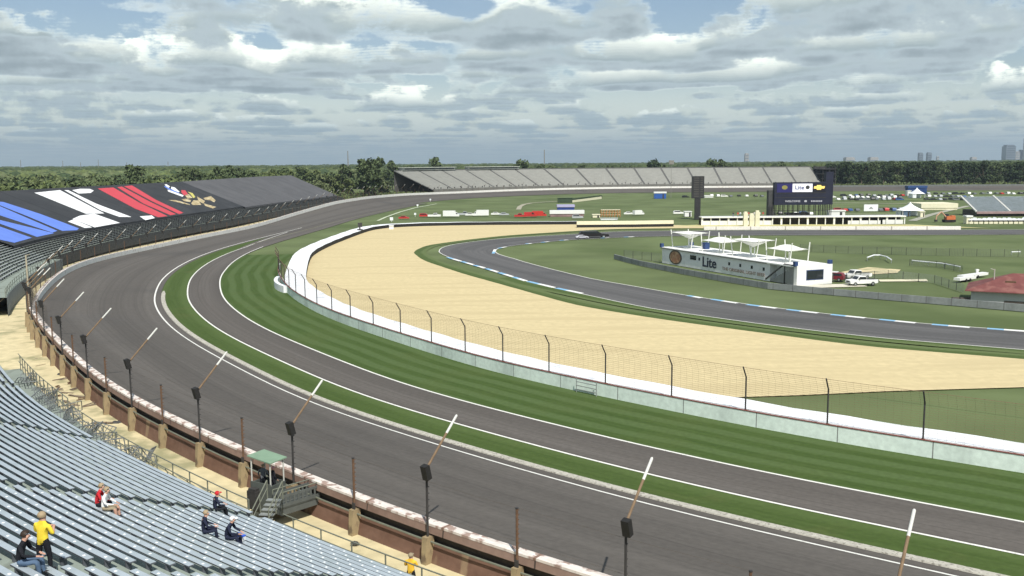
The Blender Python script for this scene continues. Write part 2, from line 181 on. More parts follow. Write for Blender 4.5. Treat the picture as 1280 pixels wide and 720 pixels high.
# ------------------------------------------------------------------ camera and the survey of the ground
CAMH = 24.0; FPX = 1200.0; YC = 203.0; ROLL = .0065
pitch = math.atan((360-YC)/FPX)
r0 = Vector((1, 0, 0)); u0 = Vector((0, math.sin(pitch), math.cos(pitch))); DD = Vector((0, math.cos(pitch), -math.sin(pitch)))
RX = math.cos(ROLL)*r0-math.sin(ROLL)*u0; UX = math.sin(ROLL)*r0+math.cos(ROLL)*u0
cam = bpy.data.cameras.new('camera'); camo = bpy.data.objects.new('camera', cam); COL.objects.link(camo)
cam.sensor_width = 36; cam.lens = 36*FPX/1280; cam.clip_start = .5; cam.clip_end = 40000
camo.matrix_world = Matrix(((RX.x, UX.x, -DD.x, 0), (RX.y, UX.y, -DD.y, 0), (RX.z, UX.z, -DD.z, CAMH), (0, 0, 0, 1)))
SC.camera = camo
def G(x, y, z=0.):                      # point of height z seen at photo pixel x, y
    d = (x-640)*RX+(360-y)*UX+FPX*DD; t = (z-CAMH)/d.z
    return Vector((d.x*t, d.y*t, z))
def GD(x, Y, z=0.):                     # point at distance Y seen in photo column x
    return Vector(((x-640)*Y/FPX*1.0, Y, z))

# ------------------------------------------------------------------ the track: inner line C(s), outward normal, banking
_x = [c[0] for c in C]; _y = [c[1] for c in C]; _b = [c[2] for c in C]
def _cr(a, i, u):
    n = len(a); p0, p1, p2, p3 = a[max(i-1, 0)], a[min(i, n-1)], a[min(i+1, n-1)], a[min(i+2, n-1)]
    return .5*((2*p1)+(-p0+p2)*u+(2*p0-5*p1+4*p2-p3)*u*u+(-p0+3*p1-3*p2+p3)*u**3)
def _at(a, s):
    q = (s-S0)/DS; q = max(0, min(len(a)-1.001, q)); i = int(q); return _cr(a, i, q-i)
_cache = {}
def fr(s):
    k = round(s, 2)
    if k not in _cache:
        x, y = _at(_x, s), _at(_y, s); x2, y2 = _at(_x, s+1), _at(_y, s+1); x1, y1 = _at(_x, s-1), _at(_y, s-1)
        l = math.hypot(x2-x1, y2-y1) or 1; tx, ty = (x2-x1)/l, (y2-y1)/l
        _cache[k] = (x, y, -ty, tx, max(.05, _at(_b, s)))
    return _cache[k]
def bank(s): return fr(s)[4]
def TP(s, off, z=0.):
    x, y, nx, ny, _ = fr(s); return Vector((x+nx*off, y+ny*off, z))
def heading(s):
    x, y, nx, ny, _ = fr(s); return math.atan2(-nx, ny)       # angle of the direction of increasing s
TW = 18.4
def sweep(mb, s0, s1, ds, prof, mi=0, closed=False):
    """prof(s) -> [(off, z)...]; gives UV in metres"""
    n = max(1, int(round((s1-s0)/ds))); base = len(mb.v); k = None
    if mb.uv is None: mb.uv = []
    for i in range(n+1):
        s = s0+(s1-s0)*i/n; pr = prof(s); k = len(pr)
        for off, z in pr: mb.v.append(tuple(TP(s, off, z))); mb.uv.append((s, off))
    for i in range(n):
        for j in range(k-1 if not closed else k):
            a = base+i*k+j; b = base+i*k+(j+1) % k
            mb.f.append((a, a+k, b+k, b)); mb.m.append(mi if isinstance(mi, int) else mi[j])
    if closed:
        mb.f.append(tuple(base+j for j in range(k))); mb.m.append(mi if isinstance(mi, int) else mi[0])
        mb.f.append(tuple(base+n*k+j for j in range(k))[::-1]); mb.m.append(mi if isinstance(mi, int) else mi[0])
def swept(name, s0, s1, ds, prof, mats, mi=0, closed=False, parent=None):
    mb = MB(); sweep(mb, s0, s1, ds, prof, mi, closed); return mb.build(name, mats, parent)
def ribbon(name, pts, offs, mats, z, parent=None, mi=0, closed=False, zf=None):
    """strip along a plan polyline; offs [(offset to the left, dz)...]"""
    mb = MB(); mb.uv = []; n = len(pts); k = len(offs); d = 0
    for i, p in enumerate(pts):
        a = Vector(pts[max(0, i-1)]); b = Vector(pts[min(n-1, i+1)]); t = (b-a).normalized(); nn = Vector((-t.y, t.x))
        if i: d += (Vector(pts[i])-Vector(pts[i-1])).length
        for o, dz in offs:
            q = Vector(p)+nn*o; mb.v.append((q.x, q.y, z+dz)); mb.uv.append((d, o))
    for i in range(n-1):
        for j in range(k-1 if not closed else k):
            a = i*k+j; b = i*k+(j+1) % k
            mb.f.append((a, a+k, b+k, b)); mb.m.append(mi if isinstance(mi, int) else mi[j])
    if closed:
        mb.f.append(tuple(range(k))); mb.m.append(0); mb.f.append(tuple((n-1)*k+j for j in range(k))[::-1]); mb.m.append(0)
    return mb.build(name, mats, parent)
def textmesh(name, body, size, mat, parent=None, depth=.03, bold=0., sx=1.):
    cu = bpy.data.curves.new(name, 'FONT'); cu.body = body; cu.size = size; cu.extrude = depth; cu.offset = bold
    cu.align_x = 'CENTER'; cu.align_y = 'CENTER'; cu.resolution_u = 4
    ob = bpy.data.objects.new(name, cu); COL.objects.link(ob)
    bpy.context.view_layer.update()
    me = bpy.data.meshes.new_from_object(ob.evaluated_get(bpy.context.evaluated_depsgraph_get()))
    bpy.data.objects.remove(ob); me.name = name
    me.materials.clear(); me.materials.append(mat)
    for v in me.vertices: v.co.x *= sx
    o = bpy.data.objects.new(name, me); COL.objects.link(o)
    if parent: o.parent = parent
    return o

# ------------------------------------------------------------------ materials used by the place
ASPH = streak_mat('asphalt_oval', (.102, .092, .082), (.125, .114, .102), 70, 1.1, .85, patch=((.060, .058, .056), .035, .54, .2, .6), spec=.25, groove=True)
ASPL = streak_mat('asphalt_lane', (.106, .095, .085), (.130, .118, .107), 40, 1.6, .9, groove=True)
ASPI = streak_mat('asphalt_infield', (.098, .096, .096), (.140, .137, .136), 60, .9, .88, patch=((.072, .072, .074), .05, .52, .15, .6), groove=True)
PAINT = nm('white_line_paint', (.78, .77, .72), .6, .06, .8, dirt=((.5, .48, .43), 3., .6))
KERB = nm('kerb_concrete', (.46, .44, .38), .9, .2, 2.5, dirt=((.24, .225, .19), 5, .52))
GR_A = streak_mat('mown_grass', (.047, .080, .020), (.064, .102, .028), 14, .8, .95, stripes=(1.35, .62, 0, (.092, .136, .052)), patch=((.080, .110, .035), .09, .50, .25, .7), spec=.1)
GR_C = streak_mat('mown_grass_narrow', (.052, .085, .021), (.070, .106, .031), 14, .5, .95, stripes=(2.6, .7, .6, (.085, .125, .040)), patch=((.10, .11, .04), .16, .60, .2, .5), spec=.1)
GR_B = streak_mat('mown_grass_infield', (.064, .098, .028), (.084, .120, .040), 20, 1.2, .95, stripes=(2.2, .8, 0, (.125, .162, .066)), patch=((.10, .12, .05), .06, .58, .2, .5), spec=.1)
GROUND = nm('meadow_grass', (.122, .154, .068), .95, .25, .05, .1, det=14, dirt=((.090, .120, .048), .022, .52))
SAND = nm('gravel_trap_sand', (.575, .48, .28), .95, .10, .9, .1, dirt=((.53, .44, .255), .30, .50), bump=.4, det=14, stretch=(.12, 1, 1))
DUST = nm('pale_dirt', (.60, .52, .32), .95, .16, .9, .1, dirt=((.33, .31, .18), .30, .53), bump=.5, det=12)
CONC = streak_mat('pale_concrete', (.64, .74, .68), (.76, .86, .79), 9, .5, .85, joints=(8.5, (.22, .23, .22), .10), patch=((.40, .46, .43), .2, .52, .2, .7))
WALLW = nm('white_wall_paint', (.80, .79, .74), .7, .05, .6, dirt=((.55, .47, .40), 1.3, .58))
WALLTOP = streak_mat('white_wall_top', (.62, .55, .49), (.80, .75, .70), 1.2, .12, .7, joints=(6.0, (.25, .16, .12), .18), patch=((.28, .17, .13), 1.4, .52, .06, .8))
BROWN1 = streak_mat('stained_wall_upper', (.20, .13, .10), (.30, .21, .17), 5, .4, .85, joints=(6., (.08, .06, .05), .1))
BROWN2 = streak_mat('stained_wall_lower', (.125, .070, .050), (.20, .120, .088), 3, .3, .9, patch=((.30, .22, .14), .7, .60, .06, .7))
DARKW = nm('shade_and_base_dark', (.07, .06, .05), .8, .2, 2)  # near-black tone, paints in shade at the wall recess and pit bays
TANC = nm('tan_concrete', (.34, .265, .155), .9, .2, 1.5, dirt=((.16, .12, .08), 2.0, .50))
RUST = nm('rusty_steel', (.13, .075, .045), .8, .3, 4)
DSTEEL = nm('dark_steel', (.045, .043, .042), .6, .25, 3)
GSTEEL = nm('galvanised_steel', (.30, .32, .31), .55, .15, 3, .4, .3)
BLACKR = nm('black_rubber', (.018, .018, .018), .8, .3, 3)
WHITEV = nm('white_vinyl', (.82, .84, .86), .6, .04, .4, dirt=((.6, .62, .66), .5, .60))
ALU = nm('aluminium_bench', (.46, .52, .56), .42, .10, 1.2, .5, .25, dirt=((.40, .46, .48), .5, .50))
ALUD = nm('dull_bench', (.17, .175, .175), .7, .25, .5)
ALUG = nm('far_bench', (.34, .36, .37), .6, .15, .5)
EDGESHADE = nm('shaded_bench_edge', (.10, .11, .125), .6, .1, 1.2)  # darker than the seat top: shade under each bench put into the colour
DECK = nm('green_grey_deck', (.25, .29, .25), .8, .12, .5, dirt=((.17, .19, .16), .5, .55))
RISER = nm('shade_dark_riser', (.05, .055, .06), .8, .2, 1)  # near-black colour paints the shade between the rows
DOT = nm('white_seat_number', (.85, .87, .86), .6, .02, 1)
GREENM = nm('green_roof_paint', (.20, .30, .21), .7, .1, 1.5)
RAILM = nm('grey_green_rail_paint', (.17, .18, .14), .6, .15, 3)
GLASS = nm('dark_glass', (.02, .025, .03), .12, .1, 1, .6)
RUBBER = nm('tyre_rubber', (.02, .02, .02), .9, .1, 5)
WHITEP = nm('white_vehicle_paint', (.80, .80, .78), .35, .03, .8, .5)
def paint(name, c, rough=.4): return nm(name, c, rough, .05, .8, .4)
WHITEB = nm('white_building_wall', (.76, .76, .74), .7, .04, .5, dirt=((.6, .6, .57), .4, .6))
GREYB = nm('grey_fence_panel', (.15, .16, .155), .8, .15, .8)

# ------------------------------------------------------------------ ground
E0, E1 = -88, 1480
g = MB(); rng = [-9000, -3000, -1200, -500, 0, 500, 1200, 3000, 9000]; ry = [-300, 200, 700, 1500, 3500, 8000, 20000]
vs = [(x, y, -.12) for y in ry for x in rng]; w = len(rng)
g.add(vs, [(j*w+i, j*w+i+1, (j+1)*w+i+1, (j+1)*w+i) for j in range(len(ry)-1) for i in range(w-1)])
struct(g.build('ground', GROUND))
OUT = 18.95                                              # back of the outer wall
def dirtz(s): return .35+.36*bank(s)
def cross(off):                                          # banked cross fall of the oval
    return lambda s: bank(s)*off/TW
struct(swept('oval_track', E0, E1, 4, lambda s: [(-.75, 0.02)]+[(TW*k/8, .02+bank(s)*(k/8)) for k in range(9)], ASPH))
struct(swept('inner_track_line', E0, 345, 4, lambda s: [(.16, .03+bank(s)*.16/TW), (.42, .03+bank(s)*.42/TW)], PAINT))
mb = MB(); sweep(mb, E0, 158, 2, lambda s: [(-1.55, -.1), (-1.5, .07), (-.82, .09), (-.75, -.1)]); sweep(mb, 158, 162, 2, lambda s: [(-1.55, -.1), (-1.5+(s-158)*.1, .07), (-.82-(s-158)*.08, .09), (-.75, -.1)])
struct(mb.build('track_kerb', KERB))
def lane_in(s): return -5.45+max(0, s-300)*.02
struct(swept('grass_strip', E0, 312, 3, lambda s: [(-5.5+max(0, (s-262))*.085, .0), (-3, .008), (-.8, .0)], GR_C))
struct(swept('warm_up_lane', E0, 560, 4, lambda s: [(-11.6+max(0, s-200)*.012, .012), (-8.5, .016), (min(-5.3+max(0, s-250)*.09, -.7), .012)], ASPL))
struct(swept('outer_lane_line', E0, 322, 3, lambda s: [(-5.55+max(0, s-262)*.085*.9, .022), (-5.30+max(0, s-262)*.085*.9, .022)], PAINT))
struct(swept('inner_lane_line', E0, 262, 3, lambda s: [(-11.6+max(0, s-200)*.02, .022), (-11.35+max(0, s-200)*.02, .022)], PAINT))
def inw(s): return -22.65-max(0, s-150)*.012
struct(swept('infield_grass_strip', E0, 236, 3, lambda s: [(-24.2, .0), (-17, .004), (-11.55+max(0, s-200)*.012, .0)], GR_A))
struct(swept('old_lane_joint', 262, 520, 4, lambda s: [(-4.6, .024), (-4.2, .024)], nm('pale_lane_joint', (.19, .19, .12), .9, .3, .3)))
struct(swept('dirt_strip', E0, E1, 4, lambda s: [(OUT-.1, dirtz(s)), (22, dirtz(s)+.03), (26.5, dirtz(s)), (58, .6), (64, -.15)], DUST))

# ------------------------------------------------------------------ outer wall with buttresses
WH = lambda s: 1.05+.35*max(0, min(1, (s-260)/200))
def bt(s): return bank(s)
ow = empty('outer_wall', TP(30, 18.7, 0), label='long concrete race wall with white top and rusty brown back around the oval', cat='wall')
def reloc(o, root):
    l = root.location; o.data.transform(Matrix.Translation(-l)); o.parent = root; return o
for wn, wa, wb, wm in (('wall_top', E0, 965, [WALLW, WALLTOP]), ('grey_wall_face', 965, E1, [GREYB, GREYB])): reloc(swept(wn, wa, wb, 3, lambda s: [(TW, bt(s)-.05), (TW, bt(s)+WH(s)), (TW+.62, bt(s)+WH(s)), (TW+.62, bt(s)+WH(s)-.14)], wm, mi=[0, 1, 1]), ow)
reloc(swept('upper_back', E0, E1, 3, lambda s: [(TW+.60, bt(s)+WH(s)-.14), (TW+.66, bt(s)+.48), (TW+.2, bt(s)+.46)], BROWN1), ow)
reloc(swept('shade_dark_gap', E0, E1, 3, lambda s: [(TW+.2, bt(s)+.46), (TW+.2, bt(s)-.12), (TW+.50, bt(s)-.16)], DARKW), ow)  # recess coloured dark to paint in the shadow of the ledge
reloc(swept('lower_back', E0, E1, 3, lambda s: [(TW+.50, bt(s)-.16), (TW+.82, dirtz(s)-.3)], BROWN2), ow)
mb = MB()
for s in range(-84, 300, 4): mb.bar(TP(s, TW+.75, bt(s)+.05), TP(s+4, TW+.75, bt(s+4)+.05), .06, 5)
reloc(mb.build('guard_pipe', RAILM), ow)
PS = [23.0+6.0*k for k in range(-10, 140)]
mb0 = MB(); mb0.extrude([(-.3, 0), (.42, 0), (.30, 1.0), (-.3, 1.0)], (0, 0, 0), (0, 1, 0), (1, 0, 0), .38)
bproto = None
for k, s in enumerate(PS[:62]):
    top = bank(s)+.35; zz = dirtz(s)-.05; p = TP(s, TW+.78, zz)
    if bproto is None:
        bproto = mb0.build('buttress', TANC, ow); o = bproto
    else:
        o = bproto.copy(); COL.objects.link(o); o.parent = ow
    o.location = p-ow.location; o.rotation_euler = (0, 0, heading(s)); o.scale = (1, 1, max(.25, top-zz))

# ------------------------------------------------------------------ catch fence posts
def post_proto(tall):
    r = empty('tall_fence_post' if tall else 'short_fence_post', (0, 0, 0))
    m = MB(); H = 3.45 if tall else 2.5
    m.bar((0, 0, -.75), (0, 0, H), .07, 8)
    for k in range(9): m.box((0, -.10, .3+k*(H-.4)/8), (.05, .14, .04))
    m.build('pole', DSTEEL if tall else RUST, r)
    if tall:
        m = MB(); m.bar((0, -.05, H-.1), (0, -1.65, H+1.55), .07, 8); m.build('arm', nm('brown_arm', (.20, .135, .08), .7, .2, 3), r)
        m = MB(); m.bar((0, -1.65, H+1.55), (0, -2.5, H+2.42), .075, 8); m.bar((0, -2.5, H+2.42), (0, -2.53, H+2.45), .05, 8); m.build('arm_tip', nm('white_arm_tip', (.62, .62, .58), .5, .05, 3), r)
        m = MB(); T = Matrix.Rotation(R(-14), 3, 'X')
        m.box((-.18, .22, H-.28), (.42, .34, .86), tilt=T); m.box((-.18, .02, H-.28), (.36, .03, .78), tilt=T)
        for z in (-.2, .2): m.box((-.05, .08, H-.3+z), (.3, .1, .06))
        m.build('speaker_box', nm('black_box', (.022, .021, .02), .6, .2, 4), r)
        m = MB(); m.bar((0, 0, H-.12), (0, 0, H+.05), .11, 8); m.bar((-.12, -.05, H), (.12, -.05, H), .05, 6); m.build('collar', DSTEEL, r)
    else:
        m = MB(); m.bar((0, 0, H), (0, 0, H+.06), .09, 8); m.build('cap', DSTEEL, r)
        m = MB(); m.box((0, .06, -.5), (.24, .08, .4)); m.build('bracket', DSTEEL, r)
    return r
tp = post_proto(True); sp = post_proto(False); ft = fs_ = True; nt = ns = 0
for s in PS:
    if s < -2 or s > 860: continue
    if abs(s-41) < .5: pass
    tall = (round((s-23)/6)) % 2 == 0
    z = bank(s)+WH(s); p = TP(s, TW+.80, z)
    if tall:
        nt += 1; lab = 'tall post with white-tipped leaning arm, , %s from the near end' % ordn(nt)
        if ft: o = tp; ft = False; o['category'] = 'fence post'; o['label'] = lab; o['group'] = 'tall fence posts along the outer wall'; o.location = p; o.rotation_euler = (0, 0, heading(s))
        else: copy_tree(tp, p, heading(s), lab)
    else:
        ns += 1; lab = 'short rusty post on the outer wall, %s from the near end' % ordn(ns)
        if fs_: o = sp; fs_ = False; o['category'] = 'fence post'; o['label'] = lab; o['group'] = 'short fence posts along the outer wall'; o.location = p; o.rotation_euler = (0, 0, heading(s))
        else: copy_tree(sp, p, heading(s), lab)
# wires of the outer catch fence: real cables, thin near and closer set in the chute
WIRE = nm('dull_wire', (.10, .085, .07), .7, .1, 2)
mb = MB(); mb.uv = None
for k in range(5):
    for i in range(-20, 86):
        s = i*10; z = .45+k*.62
        if s > 20 or k in (0, 3): mb.bar(TP(s, TW+.36, bank(s)+WH(s)+z), TP(s+10, TW+.36, bank(s+10)+WH(s+10)+z), .009 if s < 100 else .014, 3, caps=False)
tag(mb.build('fence_cables', WIRE), 'thin steel cables strung along the posts above the outer wall', 'fence cable')
mb = MB()
s = 95.
while s < 560:
    p = TP(s, TW+.36, bank(s)+WH(s)); mb.bar(p, p+Vector((0, 0, 2.7)), .012, 3, caps=False); s += .55
tag(mb.build('mesh_fence', WIRE), 'dark upright wire mesh fence in front of the covered far-left seating', 'fence')

# ------------------------------------------------------------------ inner wall, tyre barrier and its fence
IS1 = 196.
iw = empty('inner_wall', TP(40, -22.9, 0), label='pale concrete wall with jointed panels between the striped grass and the sand', cat='wall')
def inoff(s): return -22.75-(.0 if s < 60 else 0)-max(0, s-120)*.010
reloc(swept('concrete_panel', E0, IS1, 2.5, lambda s: [(inoff(s), -.1), (inoff(s)-.02, 1.36), (inoff(s)-.3, 1.38), (inoff(s)-.3, -.1)], CONC), iw)
reloc(swept('red_cap_rail', E0, IS1, 2.5, lambda s: [(inoff(s)+.02, 1.37), (inoff(s)+.02, 1.45), (inoff(s)-.12, 1.45), (inoff(s)-.12, 1.37)], nm('dark_red_rail', (.22, .075, .06), .7, .2, 2), closed=True), iw)
mb = MB(); c = TP(45, inoff(45)+.35, 0)
for dz in (.35, .75, 1.15): mb.bar(TP(43.2, inoff(43)+.4, dz), TP(46.2, inoff(45)+.4, dz), .05, 5)
for s in (43.2, 46.2): mb.bar(TP(s, inoff(s)+.4, 0), TP(s, inoff(s)+.4, 1.5), .05, 5)
tag(mb.build('steel_gate', GSTEEL), 'small pale steel gate frame standing against the long concrete wall', 'gate')
mb = MB()
sweep(mb, 150, 168, 2, lambda s: [(inoff(s)+1.6+abs(s-159)**2*-.012, 0), (inoff(s)+1.6+abs(s-159)**2*-.012, 1.3), (inoff(s)+.9+abs(s-159)**2*-.012, 1.3), (inoff(s)+.9+abs(s-159)**2*-.012, 0)], closed=True)
mb.uv = None; tag(mb.build('end_barrier', WHITEV), 'short curved cream barrier standing outside the far end of the long concrete wall', 'barrier')
BW = 4.3
# white covered tyre barrier: follows the wall, then leaves it and runs straight across the head of the sand
near = [tuple(TP(s, inoff(s)-.35-BW/2)[:2]) for s in range(-86, 168, 3)]
far = [Vector(p) for p in BARRIER if p[1] > 238]
fl = []
for i, p in enumerate(far):
    a = far[max(0, i-1)]; b = far[min(len(far)-1, i+1)]; t = (b-a).normalized(); wd = BW/2 if p.x < -30 else max(.9, BW/2-(p.x+30)*.06)
    fl.append((p.x-t.y*wd, p.y+t.x*wd, wd))
ctr = [(x, y, BW/2) for x, y in near if y < 226]+fl
pts = [(a[0], a[1]) for a in ctr]
for _ in range(3):
    pts = [pts[0]]+[((pts[i-1][0]+2*pts[i][0]+pts[i+1][0])/4, (pts[i-1][1]+2*pts[i][1]+pts[i+1][1])/4) for i in range(1, len(pts)-1)]+[pts[-1]]
def barrier_mesh():
    mb = MB(); n = len(pts); k = 4
    for i, p in enumerate(pts):
        a = Vector(pts[max(0, i-1)]); b = Vector(pts[min(n-1, i+1)]); t = (b-a).normalized(); nn = Vector((-t.y, t.x)); w = ctr[i][2]
        zt = 1.15+.05*math.sin(i*1.7)
        for o, z in ((w, 0), (w, zt), (-w, zt), (-w, .62), (-w, 0)):
            q = Vector(p)+nn*o; mb.v.append((q.x, q.y, z))
    for i in range(n-1):
        for j in range(4):
            a = i*5+j; mb.f.append((a, a+5, a+6, a+1)); mb.m.append([0, 0, 1, 1][j])
    mb.f.append((0, 1, 2, 3, 4)); mb.m.append(0); e = (n-1)*5; mb.f.append((e+4, e+3, e+2, e+1, e)); mb.m.append(0)
    return mb
# split so that the white cover and the black tyres are parts of one thing
tb = empty('tyre_barrier', (pts[40][0], pts[40][1], 0), label='wide white-topped tyre barrier with a black inner face curving round the sand', cat='barrier')
full = barrier_mesh()
for nme, mi, mt in (('white_cover', 0, WHITEV), ('tyre_face', 1, BLACKR)):
    mm = MB(); mm.v = full.v; mm.f = [f for f, q in zip(full.f, full.m) if q == mi]; mm.m = [0]*len(mm.f)
    reloc(mm.build(nme, mt), tb)
# inner fence posts
def ipost():
    r = empty('bent_fence_post', (0, 0, 0)); m = MB()
    m.bar((0, 0, -.05), (0, 0, 3.15), .075, 7); m.build('upright', DSTEEL, r)
    m = MB(); m.bar((0, 0, 3.1), (0, .62, 4.15), .065, 7); m.build('bent_top', DSTEEL, r)
    m = MB(); m.box((0, 0, .02), (.3, .3, .04)); m.build('base_plate', RUST, r)
    return r
ip = ipost(); k = 0; s = 7.4
SP = []
while s < 196: SP.append(s); s += 8.75
for s in [-1.0]+SP:
    k += 1; p = TP(s, inoff(s)-.15, 1.38); lab = 'bent-top dark fence post on pale wall, %s from the right' % ordn(k)
    rz = heading(s)
    if k == 1:
        o = ip; o.location = p; o.rotation_euler = (0, 0, rz); tag(o, lab, 'fence post', 'bent fence posts on the inner wall')
    else: copy_tree(ip, p, rz, lab)
mb = MB(); IW = nm('brown_wire', (.20, .13, .08), .8, .1, 2)
def ifence(s, h):
    o = inoff(s)-.15
    return TP(s, o+(0 if h < 3.1 else (h-3.1)*.59), 1.38+h)
hs = [.1+.20*k for k in range(21)]
for h in hs:
    s = -40
    while s < 193: mb.bar(ifence(s, h), ifence(s+4, h), .0085 if h not in (hs[0], hs[-1]) else .02, 3, caps=False); s += 4
s = -20.
while s < 193:
    mb.bar(ifence(s, 0), ifence(s, 3.1), .005, 3, caps=False); mb.bar(ifence(s, 3.1), ifence(s, 4.15), .005, 3, caps=False); s += .73
tag(mb.build('wire_fence', IW), 'see-through brown wire fence stretched above the pale concrete inner wall', 'fence')

# ------------------------------------------------------------------ gravel trap, infield road, verges, striped infield grass
import bmesh
def flat_poly(name, poly, z, mat, cuts=None):
    bm = bmesh.new(); vs = [bm.verts.new((p[0], p[1], z)) for p in poly]; es = [bm.edges.new((vs[i], vs[(i+1) % len(vs)])) for i in range(len(vs))]
    bmesh.ops.triangle_fill(bm, edges=es, use_beauty=True)
    for f in bm.faces:
        if f.normal.z < 0: f.normal_flip()
    me = bpy.data.meshes.new(name); bm.to_mesh(me); bm.free(); me.materials.append(mat)
    o = bpy.data.objects.new(name, me); COL.objects.link(o); return o
inner_edge = [tuple(TP(s, inoff(s)-.35-BW+.3)[:2]) for s in range(14, 166, 4)]
bar_in = [p for p in BARRIER if p[1] > 238]
verge = list(VERGE)
lowline = [(G(905, 497).x, G(905, 497).y)]+[tuple(G(x, y)[:2]) for x, y in ((1000, 494), (1110, 489), (1280, 484))]
q_ = G(1280, 484)-G(1110, 489); q_.normalize(); lowline.append(tuple((G(1280, 484)+q_*105)[:2]))
ve = verge[::-1]                                   # from the far right back round the tip to the near right
poly = inner_edge+bar_in+[tuple(G(760, 279.8)[:2]), tuple(G(884, 282)[:2])]+ve
v_ = (Vector(VERGE[0])-Vector(VERGE[3])).normalized(); poly += [tuple(Vector(VERGE[0])+v_*115)]+lowline[::-1]
struct(flat_poly('gravel_trap', poly, .012, SAND))
def offs(pts, w):
    out = []
    for i, p in enumerate(pts):
        a = Vector(pts[max(0, i-1)]); b = Vector(pts[min(len(pts)-1, i+1)]); t = (b-a).normalized(); out.append((p[0]-t.y*w, p[1]+t.x*w))
    return out
def ext(pts, L0, L1):
    a = Vector(pts[0]); b = Vector(pts[3]); c = Vector(pts[-1]); d = Vector(pts[-4])
    return [tuple(a+(a-b).normalized()*L0)]+list(pts)+[tuple(c+(c-d).normalized()*L1)]
ro = ext(ROAD_OUT, 130, 160); ri = ext(ROAD_IN, 130, 160)
# infield road sheet between its two edges
def strip_between(name, A, B, z, mat, n=160):
    def rs(P):
        d = [0]
        for a, b in zip(P, P[1:]): d.append(d[-1]+math.dist(a, b))
        out = []; j = 0
        for i in range(n+1):
            t = d[-1]*i/n
            while j < len(d)-2 and d[j+1] < t: j += 1
            u = (t-d[j])/max(1e-6, d[j+1]-d[j]); out.append((P[j][0]+(P[j+1][0]-P[j][0])*u, P[j][1]+(P[j+1][1]-P[j][1])*u, t))
        return out
    a, b = rs(A), rs(B); mb = MB(); mb.uv = []
    K = 4
    for p, q in zip(a, b):
        w = math.dist(p[:2], q[:2])
        for k in range(K+1):
            u = k/K; mb.v.append((p[0]*(1-u)+q[0]*u, p[1]*(1-u)+q[1]*u, z)); mb.uv.append((p[2], w*u))
    for i in range(n):
        for k in range(K): x = i*(K+1)+k; mb.f.append((x, x+1, x+K+2, x+K+1)); mb.m.append(0)
    return mb.build(name, mat)
# split at the tip so both halves pair up well
def split(P):
    k = min(range(len(P)), key=lambda i: P[i][0]+.35*P[i][1]*0-0*P[i][1]); return P[:k+1], P[k:]
ro1, ro2 = split(ro); ri1, ri2 = split(ri)
mb = MB()
A = strip_between('infield_road', ro1, ri1, .024, ASPI, 110); B = strip_between('infield_road_far', ro2, ri2, .0245, ASPI, 110)
struct(A); struct(B)
struct(ribbon('infield_road_edge_line', ro, [(0.05, 0), (.3, 0)], PAINT, .034)); struct(ribbon('infield_road_inner_line', ri, [(-.3, 0), (-.05, 0)], PAINT, .034))
# verge between sand and road
struct(ribbon('road_verge', ext(VERGE, 120, 10), [(-.1, 0), (1.2, .004), (3.2, 0)], GR_B, .016))
# striped grass inside the loop follows the road edge
inn1 = [p for p in ri1]
mb = MB(); mb.uv = []
base = offs(inn1, 0); NN = len(base)
rows = [0, 2, 5, 9, 13, 18]
for r_, w_ in enumerate(rows):
    for (x, y) in offs(inn1, w_): mb.v.append((x, y, .018))
    d = 0
    for i in range(NN):
        if i: d += math.dist(base[i], base[i-1])
        mb.uv.append((d, w_))
for r_ in range(len(rows)-1):
    for i in range(NN-1): mb.f.append((r_*NN+i, r_*NN+i+1, (r_+1)*NN+i+1, (r_+1)*NN+i)); mb.m.append(0)
# keep only the part where the offset rows do not fold over at the tip
mb2 = MB(); mb2.v = mb.v; mb2.uv = mb.uv
for f, mi_ in zip(mb.f, mb.m):
    if (f[0] % NN) < NN*.62: mb2.f.append(f); mb2.m.append(0)
struct(mb2.build('striped_infield_grass', GR_B))
# blue and white rumble strips
BLUEP = nm('pale_blue_kerb_paint', (.25, .47, .68), .6, .1, 2); WP = nm('white_kerb_paint', (.82, .82, .80), .6, .05, 2)
rs_list = [((560, 322), (575, 326.5)), ((577, 327), (591, 331)), ((593, 331.8), (605, 335)), ((608, 336), (621, 340)), ((624, 341), (640, 346)), ((642, 346.6), (657, 351.3)), ((660, 352), (692, 359.6)), ((696, 360.5), (727, 367)),
           ((860, 369.8), (876, 372.6)), ((890, 374.4), (921, 379.2)), ((934, 381), (970, 385.6)), ((984, 387.2), (1022, 391.6)), ((1039, 393.5), (1081, 397.8)), ((1100, 399.6), (1144, 404)), ((1165, 405.8), (1212, 409.6)), ((1234, 411), (1282, 414.4)),
           ((616.5, 317), (619, 312)), ((623, 310.6), (632, 308.8)), ((657, 305), (664, 304.3)), ((677, 303.2), (686, 302.2)), ((700, 300.7), (710, 300)), ((751, 297.8), (761, 297.3)), ((780, 296.6), (792, 296))]
